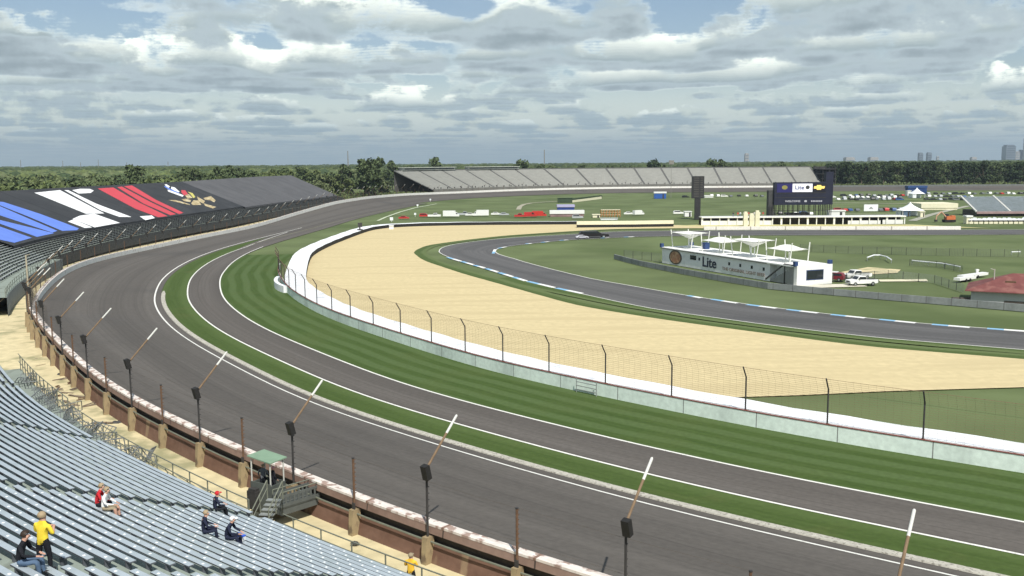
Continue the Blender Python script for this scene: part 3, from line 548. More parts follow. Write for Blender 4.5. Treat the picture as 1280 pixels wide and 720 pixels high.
for i, (a, b) in enumerate(rs_list):
    p, q = G(*a), G(*b); d = (q-p).normalized(); nn = Vector((-d.y, d.x, 0)); m_ = (p+q)/2; near_ = i >= 8
    r = empty('rumble_strip', (m_.x, m_.y, .03)); hl = (q-p).length/2; wd = .95 if near_ else 1.0
    if i >= 16: wd = .8
    far_side = 'far road side, %s from its tip' % ordn(i-15) if i >= 16 else ('near road inner edge, %s from the picture centre' % ordn(i-7) if i >= 8 else 'outer edge of the bend, %s from its tip' % ordn(i+1))
    tag(r, 'blue and white kerb strip, '+far_side, 'rumble strip', 'rumble strips along the infield road')
    for nme, u0_, u1_, mt in (('blue_half', -hl, -hl*.12, BLUEP), ('white_half', -hl*.12, hl, WP)):
        mm = MB(); A_ = d*u0_; B_ = d*u1_
        mm.add([A_-nn*wd/2, B_-nn*wd/2, B_+nn*wd/2, A_+nn*wd/2, A_-nn*wd/2+Vector((0, 0, .05)), B_-nn*wd/2+Vector((0, 0, .05)), B_+nn*wd/2+Vector((0, 0, .05)), A_+nn*wd/2+Vector((0, 0, .05))], [(0, 3, 2, 1), (4, 5, 6, 7), (0, 1, 5, 4), (1, 2, 6, 5), (2, 3, 7, 6), (3, 0, 4, 7)])
        mm.build(nme, mt, r)

# ------------------------------------------------------------------ helpers for the stands
def P2S(px, py, zf, smin=-80, smax=560):
    """photo pixel -> (s, off) on the seating slope zf(off)"""
    lo, hi = -3., 21.
    def so_(z):
        q = G(px, py, z); best = None
        for st in (8., 1., .1):
            rng_ = (smin, smax) if best is None else (best[1]-st*12, best[1]+st*12); s = rng_[0]
            while s <= rng_[1]:
                x, y, nx, ny, _ = fr(s); d = (q.x-x)**2+(q.y-y)**2
                if best is None or d < best[0]: best = (d, s)
                s += st
        x, y, nx, ny, _ = fr(best[1]); return best[1], (q.x-x)*nx+(q.y-y)*ny
    for _ in range(18):
        z = (lo+hi)/2; s, o = so_(z)
        if z-zf(o) > 0: hi = z
        else: lo = z
    return s, o
SO0, TR, RI = 25.3, .76, .3093
def rowz(k): return 3.8+RI*k
def slope(o): return 3.8+.407*(o-SO0)

def bleacher(s0, s1, rows, label, group, dots=False, ds=2., bench_rows=None, name='bleacher_section', mats=None):
    root = empty(name, TP((s0+s1)/2, SO0, 2.6), label=label, cat='bleacher', group=group)
    L0 = root.location
    def rl(o): o.data.transform(Matrix.Translation(-L0)); return o
    pr = [(SO0-.02, 1.2)]
    for k in range(rows): pr += [(SO0+TR*k, rowz(k)), (SO0+TR*(k+1), rowz(k))]
    pr += [(SO0+TR*rows, .2)]
    mi = []
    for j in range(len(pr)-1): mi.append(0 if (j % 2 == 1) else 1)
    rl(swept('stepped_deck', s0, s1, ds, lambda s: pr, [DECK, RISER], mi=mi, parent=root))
    for k in (bench_rows or range(rows)):
        a = SO0+TR*k+.30; z = rowz(k)+.36
        mb = MB(); sweep(mb, s0+.55, s1-.55, ds, lambda s: [(a, z), (a, z+.055), (a+.25, z+.055), (a+.25, z)], mi=[1, 0, 1, 1], closed=True)
        n = int((s1-s0)/1.9)
        for i in range(n):
            s = s0+.8+i*(s1-s0-1.6)/max(1, n-1); c = TP(s, a+.14, rowz(k)+.18); mb.box(c, (.05, .22, .36), heading(s), 1); 
            while len(mb.uv) < len(mb.v): mb.uv.append((0, 0))
        if dots:
            s = s0+.9
            while s < s1-.8:
                c = TP(s, a+.135, z+.058); mb.box(c, (.10, .085, .008), heading(s), 2); s += .92
            while len(mb.uv) < len(mb.v): mb.uv.append((0, 0))
        rl(mb.build('bench', mats or ([ALU, EDGESHADE, DOT] if dots else [ALU, EDGESHADE]), root))
    return root
GB = 'bleacher sections of the near grandstand'
bleacher(-16, 17, 32, 'bleacher section in the bottom left corner below the yellow shirted man', GB, True, 1.5)
bleacher(17, 29.5, 32, 'bleacher section with white seat marks between the standing man and the marshal post', GB, True, 1.25)
bleacher(29.5, 50, 30, 'plain silver bleacher section where the woman in red sits at its lower corner', GB, False, 1.5)
bleacher(50, 70, 24, 'silver bleacher section at the left picture edge above the debris pile', GB, False, 1.5)
bleacher(70, 84, 14, 'small end bleacher section beside the pale dirt at the left picture edge', GB, False, 1.5)
GL = 'uncovered bleachers of the far left grandstand'
dec = ['nearest', 'middle', 'farthest']
for i in range(3):
    s0 = 134.6+i*20.6
    bleacher(s0, s0+20.6, 40, '%s uncovered grey bleacher section of the left stand before the blue cover' % dec[i], GL, False, 3., mats=[ALUG, EDGESHADE])
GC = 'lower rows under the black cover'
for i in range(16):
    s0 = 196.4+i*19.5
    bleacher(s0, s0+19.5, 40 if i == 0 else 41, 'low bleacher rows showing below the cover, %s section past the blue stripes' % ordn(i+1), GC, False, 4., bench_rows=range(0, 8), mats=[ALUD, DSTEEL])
# closing walls of the stands
endm = nm('grey_steel_cladding', (.22, .23, .23), .8, .15, .5)
for nme, s, o0, o1, lab in (('stand_end_wall', 508.6, 25.3, 56.5, 'dark sloping end wall of the long covered stand by the trees'), ('stand_end_wall', 84.1, 25.3, 36, 'grey end wall of the small bleacher beside the dirt'), ('stand_end_wall', 134.5, 25.3, 55.7, 'grey sloping end wall of the left stand beside the dirt')):
    mb = MB(); A = [TP(s, o0, 0), TP(s, o0, slope(o0)+.5), TP(s, o1, slope(o1)+1.2), TP(s, o1, 0)]; B = [TP(s+.15, o0, 0), TP(s+.15, o0, slope(o0)+.5), TP(s+.15, o1, slope(o1)+1.2), TP(s+.15, o1, 0)]
    mb.add(A+B, [(0, 1, 2, 3), (7, 6, 5, 4), (0, 4, 5, 1), (1, 5, 6, 2), (2, 6, 7, 3)]); tag(mb.build(nme, endm if s < 200 else DSTEEL), lab, 'wall')
# black cover with its printed shapes
BLK = streak_mat('black_cover', (.034, .036, .040), (.050, .052, .056), 9, 6, .75, joints=(19.5, (.02, .02, .022), .35), patch=((.06, .062, .066), .08, .5, .2, .5))
GRYC = streak_mat('grey_cover', (.085, .085, .090), (.115, .115, .120), 7, 8, .8, joints=(19.5, (.06, .06, .062), .4), patch=((.13, .13, .135), .08, .5, .2, .5))
def cov(o): return slope(o)+.72
GS = 4.0
def cover(name, s0, s1, mat, label, bottom):
    root = empty(name, TP((s0+s1)/2, 32, cov(32)), label=label, cat='seat cover')
    o = swept('cover_sheet', s0, s1, GS, lambda s: [(bottom(s)-.02, cov(bottom(s))-.7), (bottom(s), cov(bottom(s))), (56.3, cov(56.3)+max(0, min(1, (s-380)/80))*.6), (56.35, 2)], mat, parent=root); o.data.transform(Matrix.Translation(-root.location))
    return root
c1 = cover('black_seat_cover', 192.5, 372.5, BLK, 'huge black cover printed with blue, white and red stripes and a gold emblem', lambda s: 31.4)
c2 = cover('grey_seat_cover', 372.5, 508.5, GRYC, 'plain dark grey cover over the stand next to the trees', lambda s: 30.5)
DM = {'white': nm('white_print', (.80, .81, .82), .7, .03, .4), 'red': nm('red_print', (.55, .065, .085), .7, .06, .4), 'blue': nm('blue_print', (.13, .23, .68), .7, .08, .3),
      'gold': nm('gold_print', (.42, .33, .18), .7, .45, 1.1, dirt=((.66, .60, .42), .8, .53)), 'yellow': nm('yellow_print', (.55, .50, .14), .7, .05, .5)}
def design(poly, name, mat, dz):
    bm = bmesh.new(); vs = [bm.verts.new((s, o, 0)) for s, o in poly]; es = [bm.edges.new((vs[i], vs[(i+1) % len(vs)])) for i in range(len(vs))]
    bmesh.ops.triangle_fill(bm, edges=es, use_beauty=True)
    smin = min(p[0] for p in poly); smax = max(p[0] for p in poly); k = math.floor((smin-192.5)/GS)
    while 192.5+k*GS < smax:
        bmesh.ops.bisect_plane(bm, geom=bm.verts[:]+bm.edges[:]+bm.faces[:], plane_co=(192.5+k*GS, 0, 0), plane_no=(1, 0, 0)); k += 1
    for v in bm.verts:
        s, o = v.co.x, v.co.y; i = math.floor((s-192.5)/GS+1e-6); a = 192.5+i*GS; u = (s-a)/GS
        p = TP(a, o, cov(o))*(1-u)+TP(a+GS, o, cov(o))*u; nrm = Vector((-fr(s)[2]*0, 0, 1)); v.co = p+Vector((0, 0, dz))-c1.location
    for f in bm.faces:
        f.normal_update()
        if f.normal.z < 0: f.normal_flip()
    me = bpy.data.meshes.new(name); bm.to_mesh(me); bm.free(); me.materials.append(mat); o = bpy.data.objects.new(name, me); COL.objects.link(o); o.parent = c1
for col, L_ in DESIGN.items():
    for q in L_: design(q, col+('_feather' if col == 'gold' else '_stripe'), DM[col], .05 if col != 'yellow' else .09)

# ------------------------------------------------------------------ far grandstand, sixteen sections
SEATF = streak_mat('light_seating', (.40, .40, .365), (.52, .51, .47), 3, 30, .8, patch=((.36, .36, .34), .03, .5, .2, .6))
AISLE = nm('dark_aisle', (.10, .10, .095), .9, .1, .5); FWALL = nm('stand_front_wall', (.16, .16, .15), .9, .2, .2)
for i in range(16):
    s0 = 640+i*20.; s1 = s0+20; rows = 34
    root = empty('grandstand_section', TP(s0+10, 27, 5), label='grey grandstand section across the infield, %s from the left end' % ordn(i+1), cat='grandstand', group='sections of the far grandstand')
    L0 = root.location
    pr = []
    for k in range(rows): pr += [(27+.97*k, 5.6+.388*k), (27+.97*(k+1), 5.6+.388*k)]
    def rl(o): o.data.transform(Matrix.Translation(-L0)); return o
    rl(swept('seating', s0+.7, s1-.7, 4.65, lambda s: pr, [SEATF, nm('seat_riser', (.30, .30, .28), .8, .1, .3) if i == 0 else bpy.data.materials['seat_riser']], mi=[0 if j % 2 == 0 else 1 for j in range(len(pr)-1)], parent=root))
    prs = [(27, 5.45), (60, 5.45+.388*34)]
    rl(swept('aisle', s0-.7, s0+.7, 1.4, lambda s: prs, AISLE, parent=root))
    if i == 15: rl(swept('aisle', s1-.7, s1+.7, 1.4, lambda s: prs, AISLE, parent=root))
    rl(swept('front_wall', s0, s1, 5, lambda s: [(26.6, .5), (26.6, 5.9), (26.95, 5.9), (26.95, .5)], FWALL, parent=root))
    rl(swept('rear_wall', s0, s1, 5, lambda s: [(60, 18.6), (60.2, 19.1), (60.3, .2)], AISLE, parent=root))
    for q in range(3): mb = MB(); c = TP(s0+3+q*6.5, 28.5, 6.3); mb.box(c, (.5, .5, 1.5), heading(s0)); rl(mb.build('vomitory_box', DSTEEL, root))
for k, (a, b) in enumerate(((646, 690), (701, 742))):
    r = empty('press_box', TP((a+b)/2, 60, 19), label='long low flat-roofed box on top of the far grandstand, %s from the left' % ordn(k+1), cat='press box', group='boxes on top of the far grandstand')
    o = swept('box_wall', a, b, 6, lambda s: [(58, 18.9), (58, 20.6), (62, 20.6), (62, 18)], nm('box_wall', (.25, .27, .25), .8, .1, .3), closed=True, parent=r); o.data.transform(Matrix.Translation(-r.location))
    o = swept('window_band', a+1, b-1, 6, lambda s: [(57.95, 19.3), (57.95, 20.2)], GLASS, parent=r); o.data.transform(Matrix.Translation(-r.location))
    o = swept('flat_roof', a-.5, b+.5, 6, lambda s: [(57.2, 20.62), (57.2, 20.95), (62.4, 20.95), (62.4, 20.62)], nm('pale_roof', (.5, .53, .47), .8, .1, .3), closed=True, parent=r); o.data.transform(Matrix.Translation(-r.location))
r = empty('stand_stair_tower', TP(966, 40, 0), heading(966), 'dark steel stair tower at the right end of the far grandstand', 'stair tower')
m = MB()
for x in (-5, 0, 5):
    for y in (-12, -4, 4, 12): m.bar((x, y, 0), (x, y, 19), .3, 5)
m.build('columns', DSTEEL, r)
m = MB()
for z in (5, 9, 13, 17): m.box((0, 0, z), (11, 26, .5))
m.box((0, 12.5, 10), (11, .4, 18)); m.box((5.2, 0, 12), (.4, 25, 12)); m.build('landing', DSTEEL, r)
r.rotation_euler = (0, 0, heading(966))

# ------------------------------------------------------------------ people
def skinmat(n, c): return nm(n, c, .6, .05, 6)
SKIN = skinmat('skin', (.52, .30, .22)); SHOE = skinmat('dark_shoe', (.03, .03, .035)); HAIRD = skinmat('dark_hair', (.035, .022, .015)); HAIRG = skinmat('light_hair', (.34, .26, .16))
CL = {k: nm(k+'_cloth', c, .85, .12, 9, .1) for k, c in dict(yellow=(.82, .62, .06), black=(.018, .019, .024), navy=(.022, .026, .05), red=(.50, .03, .04), white=(.75, .75, .75), denim=(.09, .14, .22), orange=(.80, .48, .05), khaki=(.30, .25, .17), grey=(.15, .16, .17)).items()}
def person(name_label, pose, shirt, trousers, loc, rz, hair='dark', cap=None, sleeves=True, scale=1., lean=0., cat='person', group=None, arms='down', shorts=False):
    V = []; E_ = []; Rr = []; Lb = []
    def v(p, r, par=None, lab='shirt'):
        V.append(Vector(p)); Rr.append(r); Lb.append(lab)
        if par is not None: E_.append((par, len(V)-1))
        return len(V)-1
    st = pose == 'stand'
    if st:
        pel = v((0, 0, .95), .145, None, 'trousers'); sp_ = v((0, .01, 1.16), .135, pel); ch = v((0, .02+lean*.3, 1.38), .155, sp_); nk = v((0, .03+lean*.5, 1.51), .058, ch, 'skin')
        hd = v((0, .05+lean*.6, 1.60), .088, nk, 'skin'); ht = v((0, .045+lean*.6, 1.69), .092, hd, 'skin'); nose = v((0, .155+lean*.6, 1.635), .016, hd, 'skin')
    else:
        pel = v((0, 0, .53), .15, None, 'trousers'); sp_ = v((0, .04, .76), .135, pel); ch = v((0, .10+lean, .97), .15, sp_); nk = v((0, .14+lean*1.2, 1.10), .058, ch, 'skin')
        hd = v((0, .18+lean*1.3, 1.18), .088, nk, 'skin'); ht = v((0, .18+lean*1.3, 1.27), .092, hd, 'skin'); nose = v((0, .285+lean*1.3, 1.215), .016, hd, 'skin')
    cz = V[ch]
    for sg in (-1, 1):
        sh = v(cz+Vector((sg*.185, 0, .035)), .066, ch)
        if st and arms == 'down': el = cz+Vector((sg*.27, -.02, -.24)); wr = cz+Vector((sg*.27, .12, -.46))
        elif st: el = cz+Vector((sg*.26, .05, -.24)); wr = cz+Vector((sg*.10, .26, -.16))
        else: el = cz+Vector((sg*.25, .08, -.22)); wr = cz+Vector((sg*.13, .32, -.30))
        e = v(el, .048, sh, 'shirt'); w_ = v(wr, .033, e, 'shirt' if sleeves else 'skin'); d = (wr-el).normalized()
        pm = v(wr+d*.07, .038, w_, 'skin'); side = Vector((1, 0, 0)) if abs(d.x) < .8 else Vector((0, 1, 0)); drop = Vector((0, .3, -.9)) if st else Vector((0, .9, -.35))
        for q, ln in enumerate((.034, .04, .037, .03)):
            a = wr+d*.09+side*(-.027+.018*q); b = a+(d+drop*.2).normalized()*ln; f1 = v(a, .0095, pm, 'skin'); f2 = v(b, .009, f1, 'skin'); v(b+(d*.6+drop*.6).normalized()*ln, .008, f2, 'skin')
        th = v(wr+d*.04-side*sg*.04, .011, w_, 'skin'); v(wr+d*.07-side*sg*.055, .009, th, 'skin')
        hp = v(V[pel]+Vector((sg*.095, .0 if st else .06, -.04)), .10, pel, 'trousers')
        if st:
            kn = v((sg*.12, .03+.04*sg, .50), .065, hp, 'trousers'); an = v((sg*.135, -.02+.08*sg, .10), .046, kn, 'trousers'); v((sg*.15, .13+.08*sg, .045), .042, an, 'shoe')
        else:
            kn = v((sg*.14, .46, .52), .07, hp, 'trousers'); an = v((sg*.13, .50, .12), .046, kn, 'skin' if shorts else 'trousers'); v((sg*.14, .66, .05), .042, an, 'shoe')
    me = bpy.data.meshes.new('body'); me.from_pydata([tuple(p) for p in V], E_, [])
    ob = bpy.data.objects.new('tmp', me); COL.objects.link(ob)
    md = ob.modifiers.new('s', 'SKIN'); md.use_smooth_shade = True; md.branch_smoothing = .6
    for i, q in enumerate(me.skin_vertices[0].data): q.radius = (Rr[i], Rr[i]*(.78 if Lb[i] in ('shirt',) and Rr[i] > .12 else 1)); q.use_root = (i == 0)
    sb = ob.modifiers.new('d', 'SUBSURF'); sb.levels = 2; sb.render_levels = 2
    bpy.context.view_layer.update(); nmh = bpy.data.meshes.new_from_object(ob.evaluated_get(bpy.context.evaluated_depsgraph_get())); bpy.data.objects.remove(ob)
    labs = ['shirt', 'trousers', 'skin', 'shoe']; nmh.materials.clear()
    for m_ in (shirt, trousers, SKIN, SHOE): nmh.materials.append(m_)
    for p in nmh.polygons:
        best = None
        for (a, b) in E_:
            A, B = V[a], V[b]; ab = B-A; t = max(0, min(1, (p.center-A).dot(ab)/max(1e-9, ab.length_squared))); dd = (p.center-(A+ab*t)).length-Rr[a]*(1-t)-Rr[b]*t
            lab = Lb[b]
            if Lb[a] == 'skin' and Lb[b] == 'shirt': lab = 'shirt'
            if best is None or dd < best[0]: best = (dd, lab)
        p.material_index = labs.index(best[1]); p.use_smooth = True
    nmh.name = 'person'; o = bpy.data.objects.new('person', nmh); COL.objects.link(o); o.location = loc; o.rotation_euler = (0, 0, rz); o.scale = (scale*1.2, scale*1.15, scale)
    tag(o, name_label, 'person', group)
    hc = (V[hd]+V[ht])/2
    hm = MB(); nL = 9; nS = 14; ring = []
    for a in range(nL):
        ph = math.pi*.62*a/(nL-1)
        for b in range(nS):
            th = 2*math.pi*b/nS; cut = .0 if math.sin(th) < .2 else .028*a/nL
            hm.v.append((hc.x+math.sin(ph)*math.cos(th)*.105, hc.y-.012+math.sin(ph)*math.sin(th)*(.112-cut), hc.z+.035+math.cos(ph)*.115))
    for a in range(nL-1):
        for b in range(nS):
            i0, i1 = a*nS+b, a*nS+(b+1) % nS
            th = 2*math.pi*(b+.5)/nS
            if math.sin(th) > .45 and a > 4: continue
            hm.f.append((i0, i1, i1+nS, i0+nS)); hm.m.append(0)
    hm.build('hair' if cap is None else 'cap', (cap or (HAIRD if hair == 'dark' else HAIRG)), o, smooth=True)
    if cap is not None:
        bm_ = MB(); n_ = 8
        pts_ = [(hc.x+.085*math.cos(math.pi*k/n_), hc.y+.08+.10*math.sin(math.pi*k/n_)) for k in range(n_+1)]
        bm_.prism(pts_, hc.z+.045, hc.z+.06); bm_.build('cap_brim', cap, o)
    em = MB()
    for sg in (-1, 1): em.box((hc.x+sg*.034, hc.y+.088, hc.z+.0), (.022, .012, .012))
    em.box((hc.x, hc.y+.09, hc.z-.062), (.045, .01, .009)); em.build('face_features', HAIRD, o)
    return o
def seat_of(px, py):          # nearest bench under a pixel (seat height)
    s, o = P2S(px, py, lambda o: slope(o)+.40); k = max(0, round((o-SO0-.42)/TR)); return s, SO0+TR*k+.42, rowz(k)
def sit(px, py, rot, *a, **k):
    s, o, z = seat_of(px, py); return person(a[0], 'sit', a[1], a[2], TP(s, o, z-.02), heading(s)+math.pi+rot, scale=1.12, **k)
s, o = P2S(52, 712, slope); k = round((o-SO0-.2)/TR)
person('man in yellow polo shirt and black trousers standing on the bleachers, back turned', 'stand', CL['yellow'], CL['black'], TP(s, SO0+TR*k+.15, rowz(k)), heading(s)+math.pi+.35, hair='light', arms='front', sleeves=False, scale=1.1)
sit(12, 700, -.75, 'seated person in black hooded top and jeans beside the standing man', CL['black'], CL['denim'], hair='dark', lean=.02)
sit(119, 629, -.6, 'seated woman in red top on the bench end, left of a white shirt', CL['red'], CL['black'], hair='light', lean=.04)
sit(131, 634, -.8, 'seated person in white shirt and shorts with legs stretched, beside the red top', CL['white'], CL['khaki'], hair='light', lean=.0, shorts=True)
sit(270, 636, -.3, 'seated person in navy jacket and red cap by the front railing', CL['navy'], CL['black'], cap=CL['red'])
sit(261, 664, -.5, 'seated person in dark jacket, left of the white cap', CL['navy'], CL['navy'], hair='light')
sit(274, 669, -.9, 'seated person in dark jacket and white cap leaning forward near the blue bag', CL['navy'], CL['navy'], cap=CL['white'], lean=.08)
s, o, z = seat_of(293, 671); r = empty('shoulder_bag', TP(s, o, z+.43), heading(s)+.3, 'blue and white bag lying on the bench before the white cap', 'bag')
m = MB(); m.box((0, 0, .11), (.42, .24, .20)); m.build('bag_body', CL['white'], r); m = MB(); m.box((0, 0, .23), (.44, .26, .05)); m.path([(-.16, 0, .25), (-.1, 0, .36), (.1, 0, .36), (.16, 0, .25)], .015); m.build('blue_flap', nm('blue_flap', (.04, .12, .6), .6, .05, 4), r)
p = G(514, 738, 1.8); person('man in orange-yellow shirt and cap standing beside the front railing at the bottom', 'stand', CL['orange'], CL['black'], p, heading(20)+math.pi+.4, cap=CL['khaki'], sleeves=False, scale=1.14, arms='front')

# ------------------------------------------------------------------ front walkway and railing
def rloff(s): return 24.2 if s < 34 else max(23.3, 24.2-(s-34)*.03)
wk = swept('walkway', -16, 84, 2, lambda s: [(rloff(s)-.15, 1.2), (rloff(s)-.15, 2.72), (SO0-.03, 2.72)], DECK); struct(wk)
def railing(s0, s1, off, z, h, label, step=2.35, braces=(), name='front_railing'):
    r = empty(name, TP((s0+s1)/2, off((s0+s1)/2), z), label=label, cat='railing'); m = MB(); s = s0; n = 0
    while s <= s1+.01:
        m = MB(); m.bar(TP(s, off(s), z-.1), TP(s, off(s), z+h), .048, 6); s += step; n += 1
        o = m.build('upright', RAILM, r); o.data.transform(Matrix.Translation(-r.location))
    m = MB()
    for hh in (h, h*.5):
        s = s0
        while s < s1-.1: m.bar(TP(s, off(s), z+hh), TP(min(s+step, s1), off(min(s+step, s1)), z+hh), .040, 6); s += step
    o = m.build('rails', RAILM, r); o.data.transform(Matrix.Translation(-r.location))
    for b in braces: m = MB(); m.bar(TP(b, off(b)-.3, z+.1), TP(b+1.2, off(b)+.7, z+h*.95), .03, 5); m.bar(TP(b+1.2, off(b)-.3, z+.1), TP(b, off(b)+.5, z+h*.8), .03, 5); o = m.build('cross_brace', RAILM, r); o.data.transform(Matrix.Translation(-r.location))
    return r
railing(-14, 29.2, rloff, 2.72, 1.2, 'grey-green tube railing running from the marshal post to the bottom edge', braces=())
railing(32.5, 61, rloff, 2.72, 1.2, 'grey-green tube railing with crossed braces left of the marshal post', braces=(33, 36, 39, 42, 45, 48))
# leaning loose railing frames left of the people
FR = 'loose steel railing frames piled against the railing'
FRM = nm('frame_steel', (.17, .185, .19), .55, .2, 3, .4, .2)
def frame():
    r = empty('railing_frame'); m = MB(); w, h = 1.8, 1.05
    m.path([(-w/2, 0, 0), (-w/2, 0, h), (w/2, 0, h), (w/2, 0, 0), (-w/2, 0, 0)], .042, 6); m.build('frame_tube', FRM, r); m = MB()
    for k in range(1, 6): m.bar((-w/2+w*k/6, 0, 0), (-w/2+w*k/6, 0, h), .026, 5)
    m.build('frame_bars', FRM, r); return r
fp = frame(); first = True; cnt = 0
rnd = random.Random(5)
for i in range(40):
    s = 46+i*.8+rnd.uniform(-.2, .2); off = rloff(s)+rnd.uniform(-1.3, .9); cnt += 1
    lab = 'loose galvanised railing frame in the pile beside the lower bleachers'
    o = fp if first else copy_tree(fp); 
    if first: first = False
    o.location = TP(s, off, 2.75 if off > rloff(s)-.15 else 1.6+rnd.uniform(0, .5)); o.rotation_euler = (rnd.uniform(-.9, .9), rnd.uniform(-.35, .35), heading(s)+rnd.uniform(.6, 2.6)); tag(o, lab, 'railing frame', FR); o.scale = (rnd.uniform(.7, 1.1),)*3
# scrap timber lying on the dirt
WOODG = nm('weathered_wood', (.20, .16, .12), .9, .3, 4); TARPD = nm('dark_plastic_sheet', (.05, .05, .05), .6, .3, 3)
for i in range(15):
    q = [(92, 496), (100, 503), (108, 498), (88, 508), (113, 507), (97, 514), (120, 511), (104, 519), (84, 500), (110, 490), (92, 487), (128, 518), (70, 470), (60, 462), (140, 540)][i]
    p = G(q[0]-18+(i % 3)*3, q[1]-12, dirtz(60)+.12); m = MB(); L_ = rnd.uniform(.8, 2.2); m.box((0, 0, 0), (L_, .2, .07)); m.box((rnd.uniform(-.3, .3), .25, .08), (L_*.7, .16, .06), rnd.uniform(-.5, .5))
    o = m.build('scrap_timber', WOODG if i % 3 else RUST, loc=p); o.rotation_euler = (rnd.uniform(-.1, .1), rnd.uniform(-.1, .1), rnd.uniform(0, 3)); tag(o, 'weathered scrap timber lying in the debris on the pale dirt strip', 'scrap timber', 'scrap timber on the dirt strip')
for i, (x, y) in enumerate(((76, 470), (146, 529), (443, 679))):
    m = MB(); c = [(rnd.uniform(-.75, .75), rnd.uniform(-.5, .5)) for _ in range(9)]
    nn = 12; vs = [(0, 0, .35)]
    for rr, zz in ((.45, .28), (.8, .02)):
        for k in range(nn): a = 2*math.pi*k/nn; q_ = rr*(1+.35*rnd.uniform(-1, 1)); vs.append((q_*math.cos(a), q_*.6*math.sin(a), zz+rnd.uniform(-.05, .12)*(1 if zz > .1 else 0)))
    m.add(vs, [(0, 1+k, 1+(k+1) % nn) for k in range(nn)]+[(1+k, 13+k, 13+(k+1) % nn, 1+(k+1) % nn) for k in range(nn)])
    o = m.build('sheet_heap', TARPD, loc=G(x, y, dirtz(50)+.05)); o.scale = ([.8, .6, .35][i],)*3; tag(o, ['crumpled dark sheet beside the scrap timber heap', 'small dark heap on the dirt between the railing frames and the wall', 'small dark heap on the dirt right of the marshal post'][i], 'heap')

# ------------------------------------------------------------------ marshal post with its walkway
S_ = 35.5
mp = empty('marshal_post', TP(S_-.6, 21.2, 1.3), heading(S_)+.25, 'dark grey marshal post with a green roof on thin posts beside the race wall', 'marshal post')
PG = nm('dark_grey_green_panel', (.085, .095, .085), .7, .2, 2); PL = nm('light_post', (.50, .50, .46), .6, .1, 2)
m = MB(); m.box((0, 0, 1.7), (1.7, 1.3, .12)); m.build('floor', PG, mp)
for x, y, w_, d_, z0_, z1_ in ((0, .66, 1.7, .07, .5, 2.5), (0, -.66, 1.7, .07, .3, 2.4), (-.86, 0, .07, 1.3, .4, 2.4), (.86, 0, .07, 1.3, .4, 2.4)):
    m = MB(); m.box((x, y, (z0_+z1_)/2), (w_, d_, z1_-z0_)); m.build('skirt_panel', PG, mp)
for x in (-.8, .8):
    for y in (-.6, .6): m = MB(); m.bar((x, y, 0), (x, y, 1.7), .06, 6); m.build('leg', DSTEEL, mp)
for x in (-.8, .8):
    for y in (-.6, .6): m = MB(); m.bar((x, y, 1.7), (x, y, 3.95), .05, 8); m.build('roof_post', PL, mp)
m = MB(); m.extrude([(-.98, 3.9), (-.98, 3.97), (.98, 4.2), (.98, 4.13)], (0, 0, 0), (1, 0, 0), (0, 1, 0), 1.55); m.build('green_roof', GREENM, mp)
m = MB(); m.box((.4, .9, 1.4), (.8, .4, 1.2)); m.box((.4, .9, 2.05), (.6, .35, .2)); m.build('equipment_box', DSTEEL, mp)
zf = 1.3+1.76
person('marshal in black jacket and pinkish cap standing inside the green-roofed post', 'stand', CL['black'], CL['black'], TP(S_-.95, 21.05, zf), heading(S_)-.2+math.pi, cap=nm('pink_cap', (.6, .3, .32), .7, .05, 3), scale=.95)
person('marshal in grey jacket leaning at the left side of the green-roofed post', 'stand', CL['grey'], CL['black'], TP(S_-.2, 21.3, zf), heading(S_)+.7+math.pi, hair='light', lean=.12, scale=.95)
gw = empty('gangway', TP(33.2, 20.3, 1.6), heading(33.2)+math.pi/2, 'grey steel gangway with slotted side panels right of the marshal post', 'gangway')
GG = nm('grey_gangway', (.095, .105, .10), .7, .15, 2)
m = MB(); m.box((0, 0, 1.0), (2.9, .9, .1)); m.box((0, 0, .72), (2.8, .8, .45)); m.build('gangway_deck', GG, gw)
for sy_ in (-.45, .45):
    m = MB()
    for k in range(10): m.box((-1.4+k*.31, sy_, 1.4), (.13, .04, .62))
    m.box((0, sy_, 1.72), (2.95, .06, .16)); m.box((0, sy_, 1.14), (2.95, .06, .22)); m.build('slotted_panel', GG, gw)
    m = MB(); m.bar((-1.45, sy_, 2.0), (1.45, sy_, 2.0), .035, 6); m.bar((-1.45, sy_, 1.7), (-1.45, sy_, 2.0), .035, 6); m.bar((1.45, sy_, 1.7), (1.45, sy_, 2.0), .035, 6); m.build('handrail', RAILM, gw)
st_ = empty('steel_stair', TP(31.0, 24.5, 2.72), heading(31.0)+math.pi*.72+math.pi, 'short steel stair with sloping handrails between the bleachers and marshal post', 'stair')
st_.rotation_euler = (0, 0, math.atan2((TP(32.4, 22.2)-TP(31.0, 24.5)).y, (TP(32.4, 22.2)-TP(31.0, 24.5)).x))
m = MB()
for k in range(6): m.box((.3+k*.36, 0, .05+.17*k), (.36, .9, .05))
m.build('treads', GSTEEL, st_)
for y in (-.5, .5):
    m = MB(); m.bar((.1, y, 1.0), (2.3, y, 2.05), .04, 6); m.bar((.1, y, 0), (.1, y, 1.0), .04, 6); m.bar((1.2, y, .4), (1.2, y, 1.5), .035, 6); m.bar((2.3, y, .9), (2.3, y, 2.05), .04, 6); m.bar((.1, y, .5), (2.3, y, 1.55), .03, 6); m.build('handrail', RAILM, st_)
struct(swept('walkway', 134.5, 194, 3, lambda s: [(22.2, .5), (22.2, 3.78), (SO0-.03, 3.78)], [nm('blue_grey_front', (.22, .25, .27), .7, .12, .5), DECK], mi=[0, 1]))
